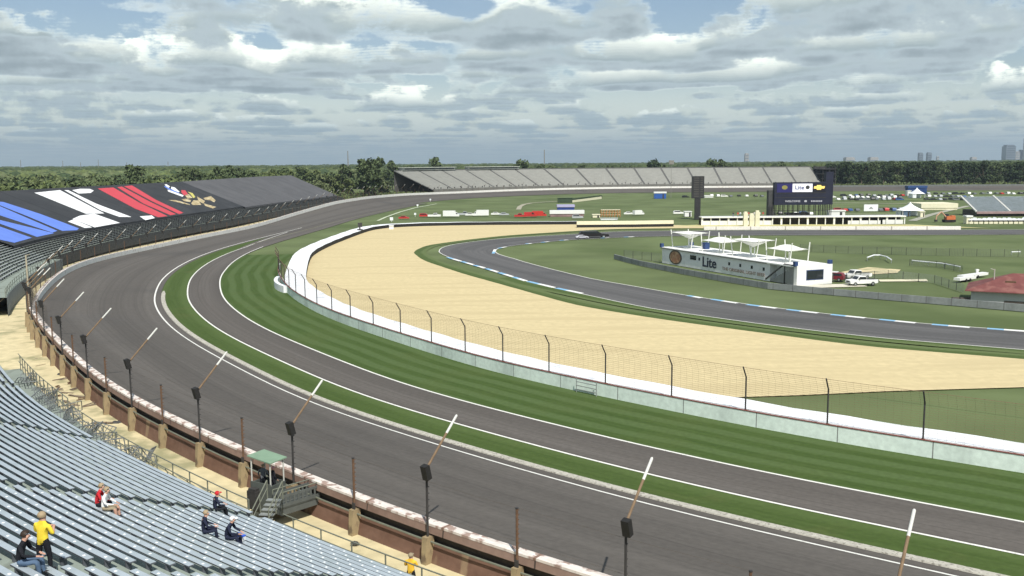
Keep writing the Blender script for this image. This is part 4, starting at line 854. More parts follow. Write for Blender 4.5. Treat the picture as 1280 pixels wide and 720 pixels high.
# left gap between the stands: stair block and grey panels
gl = empty('stair_block', TP(124, 24.3, 0), heading(124), 'grey panelled stair block with dark openings between the two left stands', 'stair block')
m = MB(); m.box((0, 2, 1.7), (4.2, 6, 3.6)); m.build('panel_wall', nm('blue_grey_panel', (.24, .28, .31), .6, .1, .6), gl)
m = MB(); m.box((-1.0, -1.03, 1.5), (1.2, .08, 2.2)); m.box((1.1, -1.03, 1.5), (1.2, .08, 2.2)); m.build('dark_opening', nm('dark_opening', (.02, .03, .05), .8, .1, 1), gl)
m = MB()
for k in range(7): m.box((-3.4, -1+k*.45, .5+k*.42), (2.2, .5, .07))
m.build('treads', GSTEEL, gl); m = MB(); m.bar((-2.2, -1.1, 1.4), (-2.2, 2.2, 4.5), .05, 6); m.bar((-4.6, -1.1, 1.4), (-4.6, 2.2, 4.5), .05, 6)
for k in range(5): m.bar((-4.6, -1.1+k*.8, .4+k*.75), (-4.6, -1.1+k*.8, 1.4+k*.75), .04, 5)
m.build('handrail', RAILM, gl)
m = MB(); p = G(37, 385, 1.2); m.bar((p.x, p.y, 0.5), (p.x, p.y, 9.8), .13, 8); m.bar((p.x, p.y, 9.7), (p.x+.8, p.y-.4, 9.9), .06, 6); tag(m.build('lamp_pole', nm('pale_pole', (.42, .38, .28), .7, .1, 1)), 'pale upright pole between the left stand and the fence', 'pole')
railing(62, 84, rloff, 2.72, 1.6, 'tall rusty railing in front of the left stands', step=1.6, name='front_railing')
railing(135, 192, lambda s: 22.4, 3.78, 1.2, 'dark railing in front of the uncovered left stand', step=2.4, name='front_railing')

# ------------------------------------------------------------------ party building beside the infield road
NB = G(996, 357.5); LB = G(827.5, 328.5); RB = G(1036, 352.2)
ux = (NB-LB); LEN = ux.length; ux.normalize(); vx = Vector((-ux.y, ux.x, 0));
if vx.dot(RB-NB) < 0: vx = -vx
WID = 8.6; BH = 3.75
pb = empty('party_building', ((LB.x+NB.x)/2, (LB.y+NB.y)/2, 0), math.atan2(ux.y, ux.x), 'long white flat-roofed building with a dark window end and white canopies on its roof', 'building')
hl = LEN/2                                     # local x runs towards the near end, the long front is at y = 0, depth at +y
sgn = 1 if Vector((-math.sin(pb.rotation_euler.z), math.cos(pb.rotation_euler.z), 0)).dot(vx) > 0 else -1
GRYW = nm('grey_metal_wall', (.74, .75, .76), .7, .06, .35, dirt=((.64, .65, .66), .5, .55)); NAVY = nm('navy_corner_box', (.03, .06, .16), .6, .1, 1)
def Y_(y): return y*sgn
def bxl(m, x0, x1, y0, y1, z0, z1, mi=0): m.box(((x0+x1)/2, Y_((y0+y1)/2), (z0+z1)/2), (x1-x0, abs(y1-y0), z1-z0), 0, mi)
m = MB(); bxl(m, -hl, hl-8.2, 0, WID, 0, BH-.2); bxl(m, hl-8.2, hl-.9, 1.6, WID, 0, BH-.2); m.build('long_wall', GRYW, pb)
m = MB(); bxl(m, hl-.9, hl, -.05, WID, 0, BH+.12); m.build('end_wall', WHITEB, pb)
m = MB(); bxl(m, -hl-.3, hl-.95, -.25, WID+.2, BH-.19, BH+.05); m.build('flat_roof', nm('white_roof', (.82, .82, .80), .6, .03, .5, dirt=((.6, .6, .58), .5, .62)), pb)
m = MB(); bxl(m, -hl-.32, hl-9, -.30, -.26, BH-.26, BH-.12); m.build('roof_edge_strip', DSTEEL, pb)
f = MB(); bxl(f, hl+.0, hl+.05, 2.2, 6.4, .95, 2.95); f = f.build('end_window', NAVY, pb); m = MB(); bxl(m, hl+.05, hl+.07, 2.35, 6.25, 1.1, 2.8); m.build('pane', GLASS, f)
for x, w, z in ((-hl*.46, 2.4, 1.9), ): f = MB(); bxl(f, x-w/2, x+w/2, -.04, 0, z, z+1.0); f.build('front_window', GLASS, pb)
for x in (-hl*.36, hl*.10, hl*.26, hl*.42, hl*.58): f = MB(); bxl(f, x-.3, x+.3, -.05, 0, 1.95, 2.6); f.build('small_window', GLASS, pb)
# round emblem
m = MB()
def disc(m, x, z, r, y, n=28, mi=0, r0=0):
    if r0 == 0: m.add([(x+1.6*r*math.cos(2*math.pi*k/n), Y_(y), z+r*math.sin(2*math.pi*k/n)) for k in range(n)]+[(x+1.6*r*math.cos(2*math.pi*k/n), Y_(y+.05), z+r*math.sin(2*math.pi*k/n)) for k in range(n)], [tuple(range(n))]+[(k, (k+1) % n, n+(k+1) % n, n+k) for k in range(n)], mi)
disc(m, -hl*.76, 1.82, 1.66, -.06); em = m.build('round_emblem', nm('emblem_ring', (.10, .085, .07), .6, .1, 1), pb)
m = MB(); disc(m, -hl*.76, 1.82, 1.36, -.09); m.build('emblem_disc', nm('emblem_brown', (.34, .17, .10), .6, .25, .9, dirt=((.5, .33, .2), 1.2, .5)), em)
DT = nm('dark_lettering', (.03, .035, .06), .6, .05, 2); BT = nm('brown_lettering', (.30, .25, .22), .6, .05, 2)
for body, size, x, z, mt, bo, sxx in (('Lite', 3.1, -hl*.20, 1.75, DT, .05, 1.15), ('THE ORIGINAL LIGHT BEER', .95, hl*.30, 1.05, BT, .012, 1.25)):
    t = textmesh('lettering', body, size, mt, pb, .03, bo, sxx)
    t.rotation_euler = (R(90), 0, 0 if sgn > 0 else math.pi); t.location = (x, Y_(-.07), z)
# stair in the cut-away corner
m = MB()
for k in range(14): bxl(m, hl-8.2+k*.5, hl-7.6+k*.5, .15, 1.4, .05, .25+k*.25)
m.build('stair', nm('stair_grey', (.30, .30, .30), .8, .1, 1), pb)
m = MB(); a = (hl-9.4, Y_(-.05), .35); b = (hl-3.6, Y_(-.05), BH+.2); m.bar(a, b, .16, 5); m.bar((hl-3.6, Y_(-.05), BH+.15), (hl-.9, Y_(-.05), BH+.15), .14, 5); m.build('stair_rail', DSTEEL, pb)
m = MB(); bxl(m, hl-3.9, hl-3.7, .0, .15, 0, BH-.3); m.build('corner_pipe', DSTEEL, pb)
for x in (-hl-.1, hl-.5):
    for y in (-.1, WID-.3): m = MB(); bxl(m, x-.35, x+.35, y-.3, y+.4, BH+.0, BH+.9); m.build('corner_box', NAVY, pb)
# masts and fabric canopies on the roof: local x positions taken along the roof
MW = nm('white_mast', (.80, .80, .74), .5, .03, 1); FAB = nm('white_canopy_fabric', (.84, .84, .78), .6, .03, 1)
def canopy(xc, kind, half, label):
    r = empty('roof_canopy', pb.matrix_world @ Vector((0, 0, 0)), pb.rotation_euler.z, label, 'canopy', 'white canopies on the party building')
    r.location = pb.location+ux*xc+vx*4.2+Vector((0, 0, BH+.05)); H = 3.6
    c = half
    m = MB()
    if kind == 'dip':       # edges high, centre low
        P_ = [(-c, -2.6, H), (c, -2.6, H-.1), (c, 2.6, H+.1), (-c, 2.6, H)]; mid = (0, 0, H-1.5)
    else:
        P_ = [(-c, -2.4, H-1.0), (c, -2.4, H-1.1), (c, 2.4, H-.9), (-c, 2.4, H-1.0)]; mid = (0, 0, H-.15)
    n = 8; vs = []
    for i in range(n+1):
        for j in range(n+1):
            u, v = i/n, j/n; A = Vector(P_[0])*(1-u)+Vector(P_[1])*u; B = Vector(P_[3])*(1-u)+Vector(P_[2])*u; q = A*(1-v)+B*v
            rr = min(1, math.hypot(2*u-1, 2*v-1)); k = (1-rr) if kind == 'dip' else (1-rr*rr); q.z = q.z*(1-k)+mid[2]*k; vs.append(q)
    fs = [(i*(n+1)+j, (i+1)*(n+1)+j, (i+1)*(n+1)+j+1, i*(n+1)+j+1) for i in range(n) for j in range(n)]
    off_ = len(vs); vs2 = vs+[q-Vector((0, 0, .12)) for q in vs]
    m.add(vs2, fs+[tuple(off_+i for i in f)[::-1] for f in fs]+[(i*(n+1), off_+i*(n+1), off_+(i+1)*(n+1), (i+1)*(n+1)) for i in range(n)]+[(i*(n+1)+n, (i+1)*(n+1)+n, off_+(i+1)*(n+1)+n, off_+i*(n+1)+n) for i in range(n)])
    m.build('fabric_sail', FAB, r)
    for x, y, lx in ((-c-.7, -2.2, 1.0), (c+.7, -2.2, -1.0), (-c-.4, 2.4, .8), (c+.4, 2.4, -.8)):
        m = MB(); m.bar((x+lx*(.9 if kind == 'dip' else .6), Y_(y), 0), (x, Y_(y), H+.5), .11, 6); m.build('leaning_mast', MW, r)
    for x in (-.5, .6): m = MB(); m.bar((x, 0, 0), (x, 0, mid[2]-.05), .12, 6); m.build('centre_post', MW, r)
    return r
canopy(-hl*.78, 'dip', 4.0, 'white dipped canopy at the far end of the party building roof')
canopy(-hl*.27, 'peak', 3.9, 'white peaked canopy, second from the far end of the party building roof')
canopy(hl*.20, 'dip', 4.2, 'white dipped canopy, second from the near end of the party building roof')
canopy(hl*.66, 'peak', 3.4, 'white arched canopy nearest the window end of the party building')
m = MB(); m.box((0, 0, .7), (1.4, 1.2, 1.4)); m.box((0, 0, 1.45), (1.5, 1.3, .08)); o = m.build('roof_cabinet', NAVY); o.location = pb.location+ux*(-hl*.62)+vx*6+Vector((0, 0, BH+.05)); o.rotation_euler = pb.rotation_euler; tag(o, 'dark navy cabinet under the far canopy on the party building roof', 'cabinet')
m = MB()
for x in (-hl*.85, -hl*.45, 0, hl*.45): m.bar((x-1.6, Y_(2.5), .12), (x+1.6, Y_(2.6), .12), .05, 5); m.bar((x, Y_(1.6), .12), (x, Y_(3.4), .12), .05, 5); m.bar((x-1.6, Y_(2.5), .0), (x-1.6, Y_(2.5), .12), .05, 5)
m.build('roof_fittings', nm('grey_roof_fittings', (.35, .36, .33), .8, .1, 1), pb).location = (0, 0, BH+.05)  # plain grey bars lying on the roof
slab = MB(); slab.box((0, 0, .03), (14, 4, .06)); o = slab.build('concrete_slab', nm('pale_slab', (.60, .57, .47), .9, .1, .5)); o.location = G(1035, 357.5); o.rotation_euler = (0, 0, .15); struct(o)
for nme, pts_, z, mt in (('dirt_patch', [(1046, 341), (1085, 334), (1126, 337), (1122, 341), (1090, 343), (1050, 344)], .02, DUST), ('gravel_path', [(1098, 349.5), (1158, 349), (1160, 351.5), (1100, 352)], .022, nm('pale_path', (.66, .62, .45), .9, .1, .5))):
    struct(flat_poly(nme, [tuple(G(x, y)[:2]) for x, y in pts_], z, mt))
# low grey wall in front of the building
gwp = [G(x, y) for x, y in ((768, 323.5), (784, 328), (800, 332), (850, 342), (900, 351), (960, 361), (1035, 368.3), (1110, 375), (1200, 382.5), (1280, 389.5), (1340, 394))]
gp = []
for a, b in zip(gwp, gwp[1:]):
    for k in range(4): gp.append(tuple((a+(b-a)*k/4)[:2]))
GW = streak_mat('grey_wall_concrete', (.20, .215, .215), (.27, .285, .28), 7, .4, .85, joints=(4., (.12, .12, .12), .12), patch=((.16, .17, .17), .3, .52, .1, .6))
o = ribbon('low_wall', gp, [(.15, 0), (.15, 1.15), (-.15, 1.15), (-.15, 0)], GW, 0); tag(o, 'low grey concrete wall curving past the party building and the red roof', 'wall')
def mesh_fence(name, px, h, label, step=3.0, mat_=None, posts=DSTEEL, panel=True, z=0):
    pts_ = [G(x, y) for x, y in px]; r = empty(name, pts_[0], 0, label, 'fence'); m = MB(); m2 = MB(); o0 = pts_[0]
    for a, b in zip(pts_, pts_[1:]):
        n = max(1, int((b-a).length/step))
        for k in range(n):
            p = a+(b-a)*k/n-o0; m.bar(p, p+Vector((0, 0, h)), .05, 5)
        nn_ = max(1, int((b-a).length/.35))
        for k in range(nn_): p = a+(b-a)*k/nn_-o0; m2.bar(p, p+Vector((0, 0, h)), .018, 3, caps=False)
        for q in range(9): m2.bar(a-o0+Vector((0, 0, .05+q*(h-.1)/8)), b-o0+Vector((0, 0, .05+q*(h-.1)/8)), .018, 3, caps=False)
    m.build('fence_posts', posts, r)['kind'] = 'stuff'; m2.build('fence_mesh', mat_ or GREYB, r); return r
mesh_fence('mesh_fence', ((780, 322.5), (826, 327), ), 2.0, 'grey mesh fence joining the low wall to the far end of the party building')
mesh_fence('mesh_fence', ((1000, 314), (1060, 317), (1170, 319.5), (1290, 321.5)), 1.9, 'low dark mesh fence crossing the grass behind the party building')
mesh_fence('mesh_fence', ((1040, 352), (1110, 347), (1168, 354), (1205, 366)), 1.6, 'faint mesh fence round the parked pickups', mat_=GSTEEL)
mesh_fence('mesh_fence', ((1137, 332), (1170, 334), (1204, 341)), 1.5, 'short green mesh fence behind the white trailers', mat_=GREYB)
# white guard rails
def rail(px, label, h=.8, mat_=None, zz=0):
    pts_ = [G(x, y, 0) for x, y in px]; r = empty('guard_rail', pts_[0], 0, label, 'guard rail'); m = MB(); o0 = pts_[0]
    for a, b in zip(pts_, pts_[1:]): m.bar(a-o0+Vector((0, 0, h)), b-o0+Vector((0, 0, h)), .16, 6)
    m.build('rail', mat_ or WHITEV, r)
    for p in pts_: q = MB(); q.bar(p-o0, p-o0+Vector((0, 0, h)), .08, 5); q.build('rail_post', GSTEEL, r)
rail([(1084, 326), (1092, 323), (1100, 323), (1108, 325), (1114, 329)], 'small curved white guard rail on the grass behind the party building')
rail([(1140, 330), (1160, 332), (1180, 334), (1200, 338)], 'long thin white guard rail left of the red roof')
rail([(1264, 318.5), (1275, 318)], 'short white guard rail at the right picture edge', .7)
# red roofed building
rb0 = G(1213, 379.5); RW = 26.; RD = 10.; WZ = 2.3
RA = R(-28); rr = empty('red_roofed_building', (rb0.x+math.cos(RA)*RW/2-math.sin(RA)*RD/2, rb0.y+math.sin(RA)*RW/2+math.cos(RA)*RD/2, 0), RA, 'low white building with a dark red hipped roof at the right edge', 'building')
m = MB(); m.box((0, 0, WZ/2), (RW, RD, WZ)); m.build('wall', nm('pale_grey_wall', (.46, .47, .46), .8, .05, .5), rr)
m = MB(); e = .9; z0 = WZ; z1 = WZ+2.6; X_, Yq = RW/2+e, RD/2+e; rx = RW/2-6
vs = [(-X_, -Yq, z0), (X_, -Yq, z0), (X_, Yq, z0), (-X_, Yq, z0), (-rx, 0, z1), (rx, 0, z1), (-X_, -Yq, z0-.12), (X_, -Yq, z0-.12), (X_, Yq, z0-.12), (-X_, Yq, z0-.12)]
m.add(vs, [(0, 1, 5, 4), (1, 2, 5), (2, 3, 4, 5), (3, 0, 4), (6, 7, 1, 0), (7, 8, 2, 1), (8, 9, 3, 2), (9, 6, 0, 3), (6, 9, 8, 7)])
rf = m.build('roof', nm('dark_red_roof', (.17, .060, .055), .8, .15, .8, dirt=((.23, .10, .085), .6, .52)), rr)
m = MB(); m.box((-4.2, -1.0, z1+.1), (.7, .7, 1.2)); m.box((-4.2, -1.0, z1+.75), (.9, .9, .15)); m.build('roof_vent', WHITEV, rf)
m = MB(); m.box((2, -RD/2-.03, .45), (RW-6, .06, .7)); m.build('dark_plinth', DARKW, rr)
m = MB(); m.box((-7.2, -2.6, z0+1.3), (1.6, .8, .5)); m.build('roof_hatch', RUST, rf)
p = G(1241, 377.5); m = MB(); m.bar((0, 0, 0), (0, 0, 5.6), .09, 7); m.box((0, 0, .4), (.5, .5, .8)); m.bar((0, 0, 5.5), (-.7, 0, 5.7), .05, 5); tag(m.build('lamp_post', nm('pale_post', (.45, .42, .38), .7, .1, 2), loc=p), 'thin pale lamp post standing before the red roofed building', 'lamp post')
m = MB()
for k in range(7): m.box((k*1.3, 0, .5), (1.1, .5, 1.0))
tag(m.build('planter_row', nm('brown_planter', (.10, .085, .075), .9, .3, 1), loc=G(1194, 379)), 'row of dark planters at the left corner of the red roofed building', 'planter')

# ------------------------------------------------------------------ vehicles
def car(kind, pm, detail=True, name=None):
    r = empty(name or {'pickup': 'pickup_truck', 'van': 'van', 'truck': 'box_truck'}.get(kind, 'parked_car'))
    L_, H_, W_ = dict(sedan=(4.6, 1.42, 1.8), suv=(4.8, 1.75, 1.9), pickup=(5.8, 1.85, 2.0), van=(5.6, 2.3, 2.0), truck=(8.0, 3.2, 2.4))[kind]; h = L_/2
    if kind == 'pickup':
        prof = [(-h, .5), (-h, 1.12), (-.55, 1.14), (-.35, 1.80), (1.0, 1.84), (1.55, 1.2), (h-.1, 1.1), (h, .95), (h, .45), (h-.4, .38), (-h+.3, .38)]
    elif kind == 'sedan': prof = [(-h, .45), (-h+.05, .9), (-h+.8, .98), (-1.1, 1.38), (.4, 1.42), (1.25, .95), (h-.2, .82), (h, .6), (h, .35), (-h+.2, .3)]
    elif kind == 'suv': prof = [(-h, .45), (-h+.05, 1.1), (-h+.4, 1.7), (.5, 1.75), (1.2, 1.1), (h-.2, 1.0), (h, .75), (h, .4), (-h+.2, .35)]
    elif kind == 'van': prof = [(-h, .4), (-h, 2.25), (1.2, 2.3), (2.0, 1.3), (h-.1, 1.1), (h, .8), (h, .4)]
    else: prof = [(-h, .6), (-h, 3.2), (2.1, 3.2), (2.15, 2.4), (2.9, 2.35), (3.5, 1.5), (h, 1.4), (h, .5)]
    m = MB(); m.extrude([(a, z) for a, z in prof], (0, 0, 0), (1, 0, 0), (0, 1, 0), W_)
    o = m.build('body', pm, r)
    if detail:
        b = o.modifiers.new('b', 'BEVEL'); b.width = .07; b.segments = 2; b.limit_method = 'ANGLE'
    m = MB(); e = W_/2+.012
    gl_ = {'pickup': [(-.45, 1.22), (-.28, 1.70), (.95, 1.74), (1.38, 1.24)], 'sedan': [(-1.35, .99), (-.95, 1.30), (.36, 1.33), (.98, .99)], 'suv': [(-h+.35, 1.15), (-h+.5, 1.6), (.45, 1.65), (.95, 1.15)],
           'van': [(.6, 1.35), (.6, 2.1), (1.15, 2.12), (1.75, 1.35)], 'truck': [(2.4, 1.6), (2.4, 2.2), (2.85, 2.2), (3.25, 1.6)]}[kind]
    for sg in (-1, 1): m = MB(); m.add([(a, sg*e, z) for a, z in gl_], [tuple(range(len(gl_)))]); m.build('side_window', GLASS, r)
    m = MB(); a, b = gl_[-2], gl_[-1]; d_ = .10
    m.add([(a[0]+d_+.05, -e+.2, a[1]+.02), (b[0]+d_+.1, -e+.12, b[1]-.02), (b[0]+d_+.1, e-.12, b[1]-.02), (a[0]+d_+.05, e-.2, a[1]+.02)], [(0, 1, 2, 3)]); m.build('windscreen', GLASS, r)
    if detail:
        for x in (-h*.62, h*.64):
            for sg in (-1, 1):
                m = MB(); m.bar((x, sg*(W_/2-.22), .36), (x, sg*(W_/2+.02), .36), .37 if kind != 'sedan' else .33, 14); w_ = m.build('wheel', RUBBER, r)
                m = MB(); m.bar((x, sg*(W_/2+.02), .36), (x, sg*(W_/2+.035), .36), .2, 10); m.build('rim', GSTEEL, w_)
        if kind == 'pickup':
            m = MB(); m.box((-1.75, 0, 1.13), (2.1, 1.6, .05)); m.build('truck_bed', DSTEEL, r)
            m = MB(); m.box((h+.005, 0, .82), (.04, 1.3, .28)); m.build('grille', DSTEEL, r)
            m = MB(); m.box((h+.02, 0, .5), (.12, 1.95, .18)); m.build('bumper', GSTEEL, r)
            for sg in (-1, 1): m = MB(); m.box((h-.02, sg*.8, .9), (.08, .3, .2)); m.build('headlight', nm('headlight', (.8, .8, .8), .2, .02, 1), r)
            for sg in (-1, 1): m = MB(); m.box((1.05, sg*1.12, 1.28), (.12, .2, .16)); m.build('wing_mirror', DSTEEL, r)
    return r
pk = car('pickup', WHITEP); pk.location = G(1077, 356.5)+Vector((0, 0, .02)); pk.rotation_euler = (0, 0, R(190)); tag(pk, 'white crew cab pickup truck parked nearest the party building', 'pickup truck', 'white pickup trucks by the party building')
copy_tree(pk, G(1071, 348.5)+Vector((0, 0, .02)), R(196), 'white pickup truck half hidden behind the nearer white pickup')
v = car('suv', paint('maroon_paint', (.18, .02, .03))); v.location = G(1040, 351)+Vector((0, 0, .02)); v.rotation_euler = (0, 0, R(150)); tag(v, 'dark red car with white top peeking out behind the party building', 'car')
m = MB(); m.box((0, 0, 1.81), (2.2, 1.5, .12)); m.build('white_top', WHITEP, v)
v = car('suv', paint('black_paint', (.015, .012, .014)), name='safety_car'); v.location = G(742, 297.3)+Vector((0, 0, .03)); v.rotation_euler = (0, 0, R(4)); v.scale = (2.0, 1.3, 1.3); tag(v, 'long black van driving on the far infield road', 'van')
v = car('sedan', paint('silver_paint', (.5, .5, .56), .3), name='racing_car'); v.location = G(727.5, 298.3)+Vector((0, 0, .03)); v.rotation_euler = (0, 0, R(6)); v.scale = (.9, 1, .8); tag(v, 'small pale car right behind the black van on the infield road', 'car')
# white trailers near the red roof
for i, (x, y, rz_, L_) in enumerate(((1216, 347.5, .62, 9.5), (1206, 351.5, .62, 6.0))):
    r = empty('flat_trailer', G(x, y), rz_, ['longer white flat trailer standing left of the red roof', 'shorter white flat trailer in front of the longer one left of the red roof'][i], 'trailer', 'white trailers by the red roof')
    m = MB(); m.box((0, 0, .62), (L_, 1.3, .5)); m.build('trailer_body', WHITEP, r)
    for q in (-.7, .7):
        m = MB(); m.bar((q, -.8, .3), (q, .8, .3), .3, 10); m.build('wheel', RUBBER, r)
m = MB(); m.box((0, 0, .7), (.4, .4, 1.4)); m.box((0, 0, 1.5), (.6, .5, .3)); tag(m.build('ticket_stand', WHITEP, loc=G(1221, 346.5)), 'small white upright stand between the white trailers', 'stand')

far_mats = {k: paint(k+'_car_paint', c) for k, c in dict(white=(.8, .8, .78), silver=(.42, .44, .46), black=(.02, .02, .023), red=(.45, .03, .03), blue=(.04, .09, .25), grey=(.14, .15, .16)).items()}
protos = {}
CG = {}
def far_car(x, y, colr, kind, label, group, rz_=None):
    key = (colr, kind)
    rz2 = rz_ if rz_ is not None else (math.pi/2+rnd.uniform(-.08, .08) if rnd.random() < .8 else rnd.uniform(-.2, .2))
    p = G(x, y)
    if key not in protos: protos[key] = car(kind, far_mats[colr], False); o = protos[key]; o.location = p; o.rotation_euler = (0, 0, rz2); tag(o, label, 'car', group)
    else: o = copy_tree(protos[key], p, rz2, label); o['group'] = group
    return o
cols = ['white', 'black', 'silver', 'white', 'grey', 'black', 'blue', 'red', 'white', 'silver', 'black', 'grey']
def lot(x0, x1, y, step, where, group):
    x = x0
    while x < x1:
        c_ = rnd.choice(cols); k_ = rnd.choice(['sedan', 'suv', 'suv', 'sedan']); far_car(x+rnd.uniform(-1, 1), y+rnd.uniform(-.3, .3), c_, k_, '%s car parked %s' % (c_, where), group); x += step*rnd.uniform(.85, 1.3)
lot(1048, 1132, 250.5, 6.5, 'in the front row right of the video board', 'cars parked right of the video board')
lot(1056, 1130, 248, 6.5, 'in the middle row right of the video board', 'cars parked right of the video board')
lot(1054, 1128, 245.6, 7, 'in the back row right of the video board', 'cars parked right of the video board')
lot(1158, 1212, 250.5, 7, 'in the row before the small grandstand', 'cars parked left of the small grandstand')
lot(1160, 1215, 247, 7, 'in the middle row left of the small grandstand', 'cars parked left of the small grandstand')
lot(1160, 1285, 243.2, 7.5, 'in the back row behind the small grandstand', 'cars parked left of the small grandstand')
lot(1048, 1079, 264.3, 8, 'left of the white screen', 'cars parked beside the white screen')
lot(1099, 1124, 264, 8, 'right of the white screen', 'cars parked beside the white screen')
lot(888, 958, 246.2, 9, 'on the grass left of the video board', 'cars parked left of the video board')
lot(965, 1020, 269, 9, 'behind the legs of the video board', 'cars parked behind the video board')
for x, y, c_, k_, l_ in ((505, 274, 'red', 'sedan', 'low red car standing alone at the head of the sand'), (531, 271.5, 'red', 'suv', 'red car before the white pickup at the head of the sand'), (588, 270, 'white', 'sedan', 'white car left of the white box trailer'),
                     (620, 269, 'white', 'sedan', 'white car right of the white box trailer'), (630, 269.5, 'silver', 'sedan', 'silver car at the end of the row before the red vehicles'), (722, 273.5, 'silver', 'suv', 'silver car at the end of the long white awning'),
                     (786, 268.5, 'white', 'sedan', 'white car alone on the grass right of the orange frames'), (857, 247.5, 'black', 'suv', 'black car left of the tall dark scoring pylon'), (848, 268, 'white', 'suv', 'white car just left of the white cabin by the pylon'), (1040, 247.5, 'white', 'suv', 'white car just right of the video board')):
    far_car(x, y, c_, k_, l_, 'cars scattered across the infield', 0.0)
def far_thing(kind, x, y, mt, label, cat, rz_=0, sc=1):
    o = car(kind, mt, False); o.location = G(x, y); o.rotation_euler = (0, 0, rz_); o.scale = (sc,)*3; tag(o, label, cat); return o
far_thing('pickup', 543, 271.5, far_mats['white'], 'white pickup truck right of the red car at the head of the sand', 'pickup truck')
far_thing('truck', 564, 271.5, far_mats['white'], 'white box van with a blue patch left of the pale trailers', 'truck', 0, .9)
far_thing('truck', 601, 270.5, far_mats['white'], 'white box truck in the middle of the far vehicle row', 'truck', math.pi, .9)
far_thing('pickup', 580, 269.5, far_mats['silver'], 'silver pickup truck between the two white box trucks', 'pickup truck')
far_thing('truck', 798, 269, far_mats['white'], 'white truck on the grass between the orange frames and the pylon', 'truck', .6, .7)
far_thing('truck', 674, 271, nm('fire_red', (.50, .04, .03), .4, .05, 1), 'red fire truck left of the long white awning', 'fire truck', 0, .8)
far_thing('van', 663, 271.5, far_mats['red'], 'red van left of the red fire truck', 'van', 0, 1)
far_thing('pickup', 651, 271.8, far_mats['red'], 'red pickup truck at the left end of the red vehicles', 'pickup truck', math.pi, 1)
# boxes and cabins: (name, x0, x1, ybase, ytop, depth, material, label, category)
BLU = paint('blue_side', (.03, .10, .35)); PINK = nm('lavender_roof', (.42, .40, .60), .6, .05, 1); OLV = nm('dark_green_hut', (.045, .07, .04), .8, .2, 1); CREAM = nm('cream_surface', (.74, .70, .52), .8, .06, .6)
def cabin(name, x0, x1, yb, yt, dep, wm, label, cat, roofm=None, roofz=.25, door=True):
    a, b = G(x0, yb), G(x1, yb); w_ = (b-a).length; h = (yb-yt)/FPX*a.y; r = empty(name, ((a.x+b.x)/2, a.y+dep/2, 0), 0, label, cat)
    m = MB(); m.box((0, 0, (h-roofz)/2), (w_, dep, h-roofz)); m.build('cabin_wall', wm, r)
    m = MB(); m.box((0, 0, h-roofz/2), (w_+.5, dep+.5, roofz)); m.build('roof', roofm or wm, r)
    if door: m = MB(); m.box((w_*.25, -dep/2-.03, (h-roofz)*.42), (min(1.0, w_*.25), .06, (h-roofz)*.84)); m.build('door', DSTEEL, r)
    return r
cabin('blue_trailer', 818, 833, 248.3, 239.8, 3, BLU, 'blue trailer with a white roof on the grass before the far grandstand', 'trailer', WHITEP, 1.0)
cabin('guard_hut', 697.5, 715.5, 253.5, 247.5, 4, OLV, 'dark green hut at the end of the sloping white wall', 'hut', OLV, .3, False)
cabin('blue_tent', 697, 718, 263.5, 256.3, 6, nm('deep_blue', (.02, .05, .22), .6, .1, 1), 'blue tent with lavender roof behind the long white awning', 'tent', PINK, 1.1, False)
cabin('white_awning', 688, 730, 271, 263.2, 4, nm('awning_side', (.25, .17, .16), .8, .3, .3), 'long white awning among the far vehicles', 'awning', WHITEP, 1.5, False)  # pinkish brown sides below the white roof
cabin('white_cabin', 856, 864.5, 270.8, 264.2, 3, WHITEP, 'small white cabin left of the dark scoring pylon', 'cabin')
cabin('white_shed', 741, 750, 272, 268, 3, CREAM, 'small cream shed left of the orange frames', 'shed')
cabin('low_barrier', 751, 772, 275, 272.6, 1, WHITEV, 'low white barrier before the orange frames', 'barrier', None, .1, False)
cabin('white_trailer', 1036, 1057, 270.4, 262.8, 3, WHITEP, 'long white trailer right of the video board legs', 'trailer', WHITEP, .5)
cabin('flat_stage', 881, 892, 247, 244.3, 4, WHITEP, 'low white platform right of the scoring pylon', 'platform', WHITEP, .4, False)
cabin('portable_toilets', 1129.5, 1138, 270.5, 263.4, 3, paint('grey_blue', (.10, .15, .22)), 'grey-blue portable cabin beside the white marquee', 'cabin')
cabin('ticket_booth', 1150.5, 1156, 271.5, 264.5, 3, CREAM, 'small cream booth under the right side of the white marquee', 'booth')
cabin('white_box', 1134.5, 1139, 245, 238.2, 4, WHITEP, 'small white box left of the white and blue tent', 'box', None, .3, False)
cabin('cream_hall', 1152, 1199, 262.5, 254.5, 16, CREAM, 'wide low cream-roofed hall right of the marquee', 'hall', CREAM, 2.2, False)
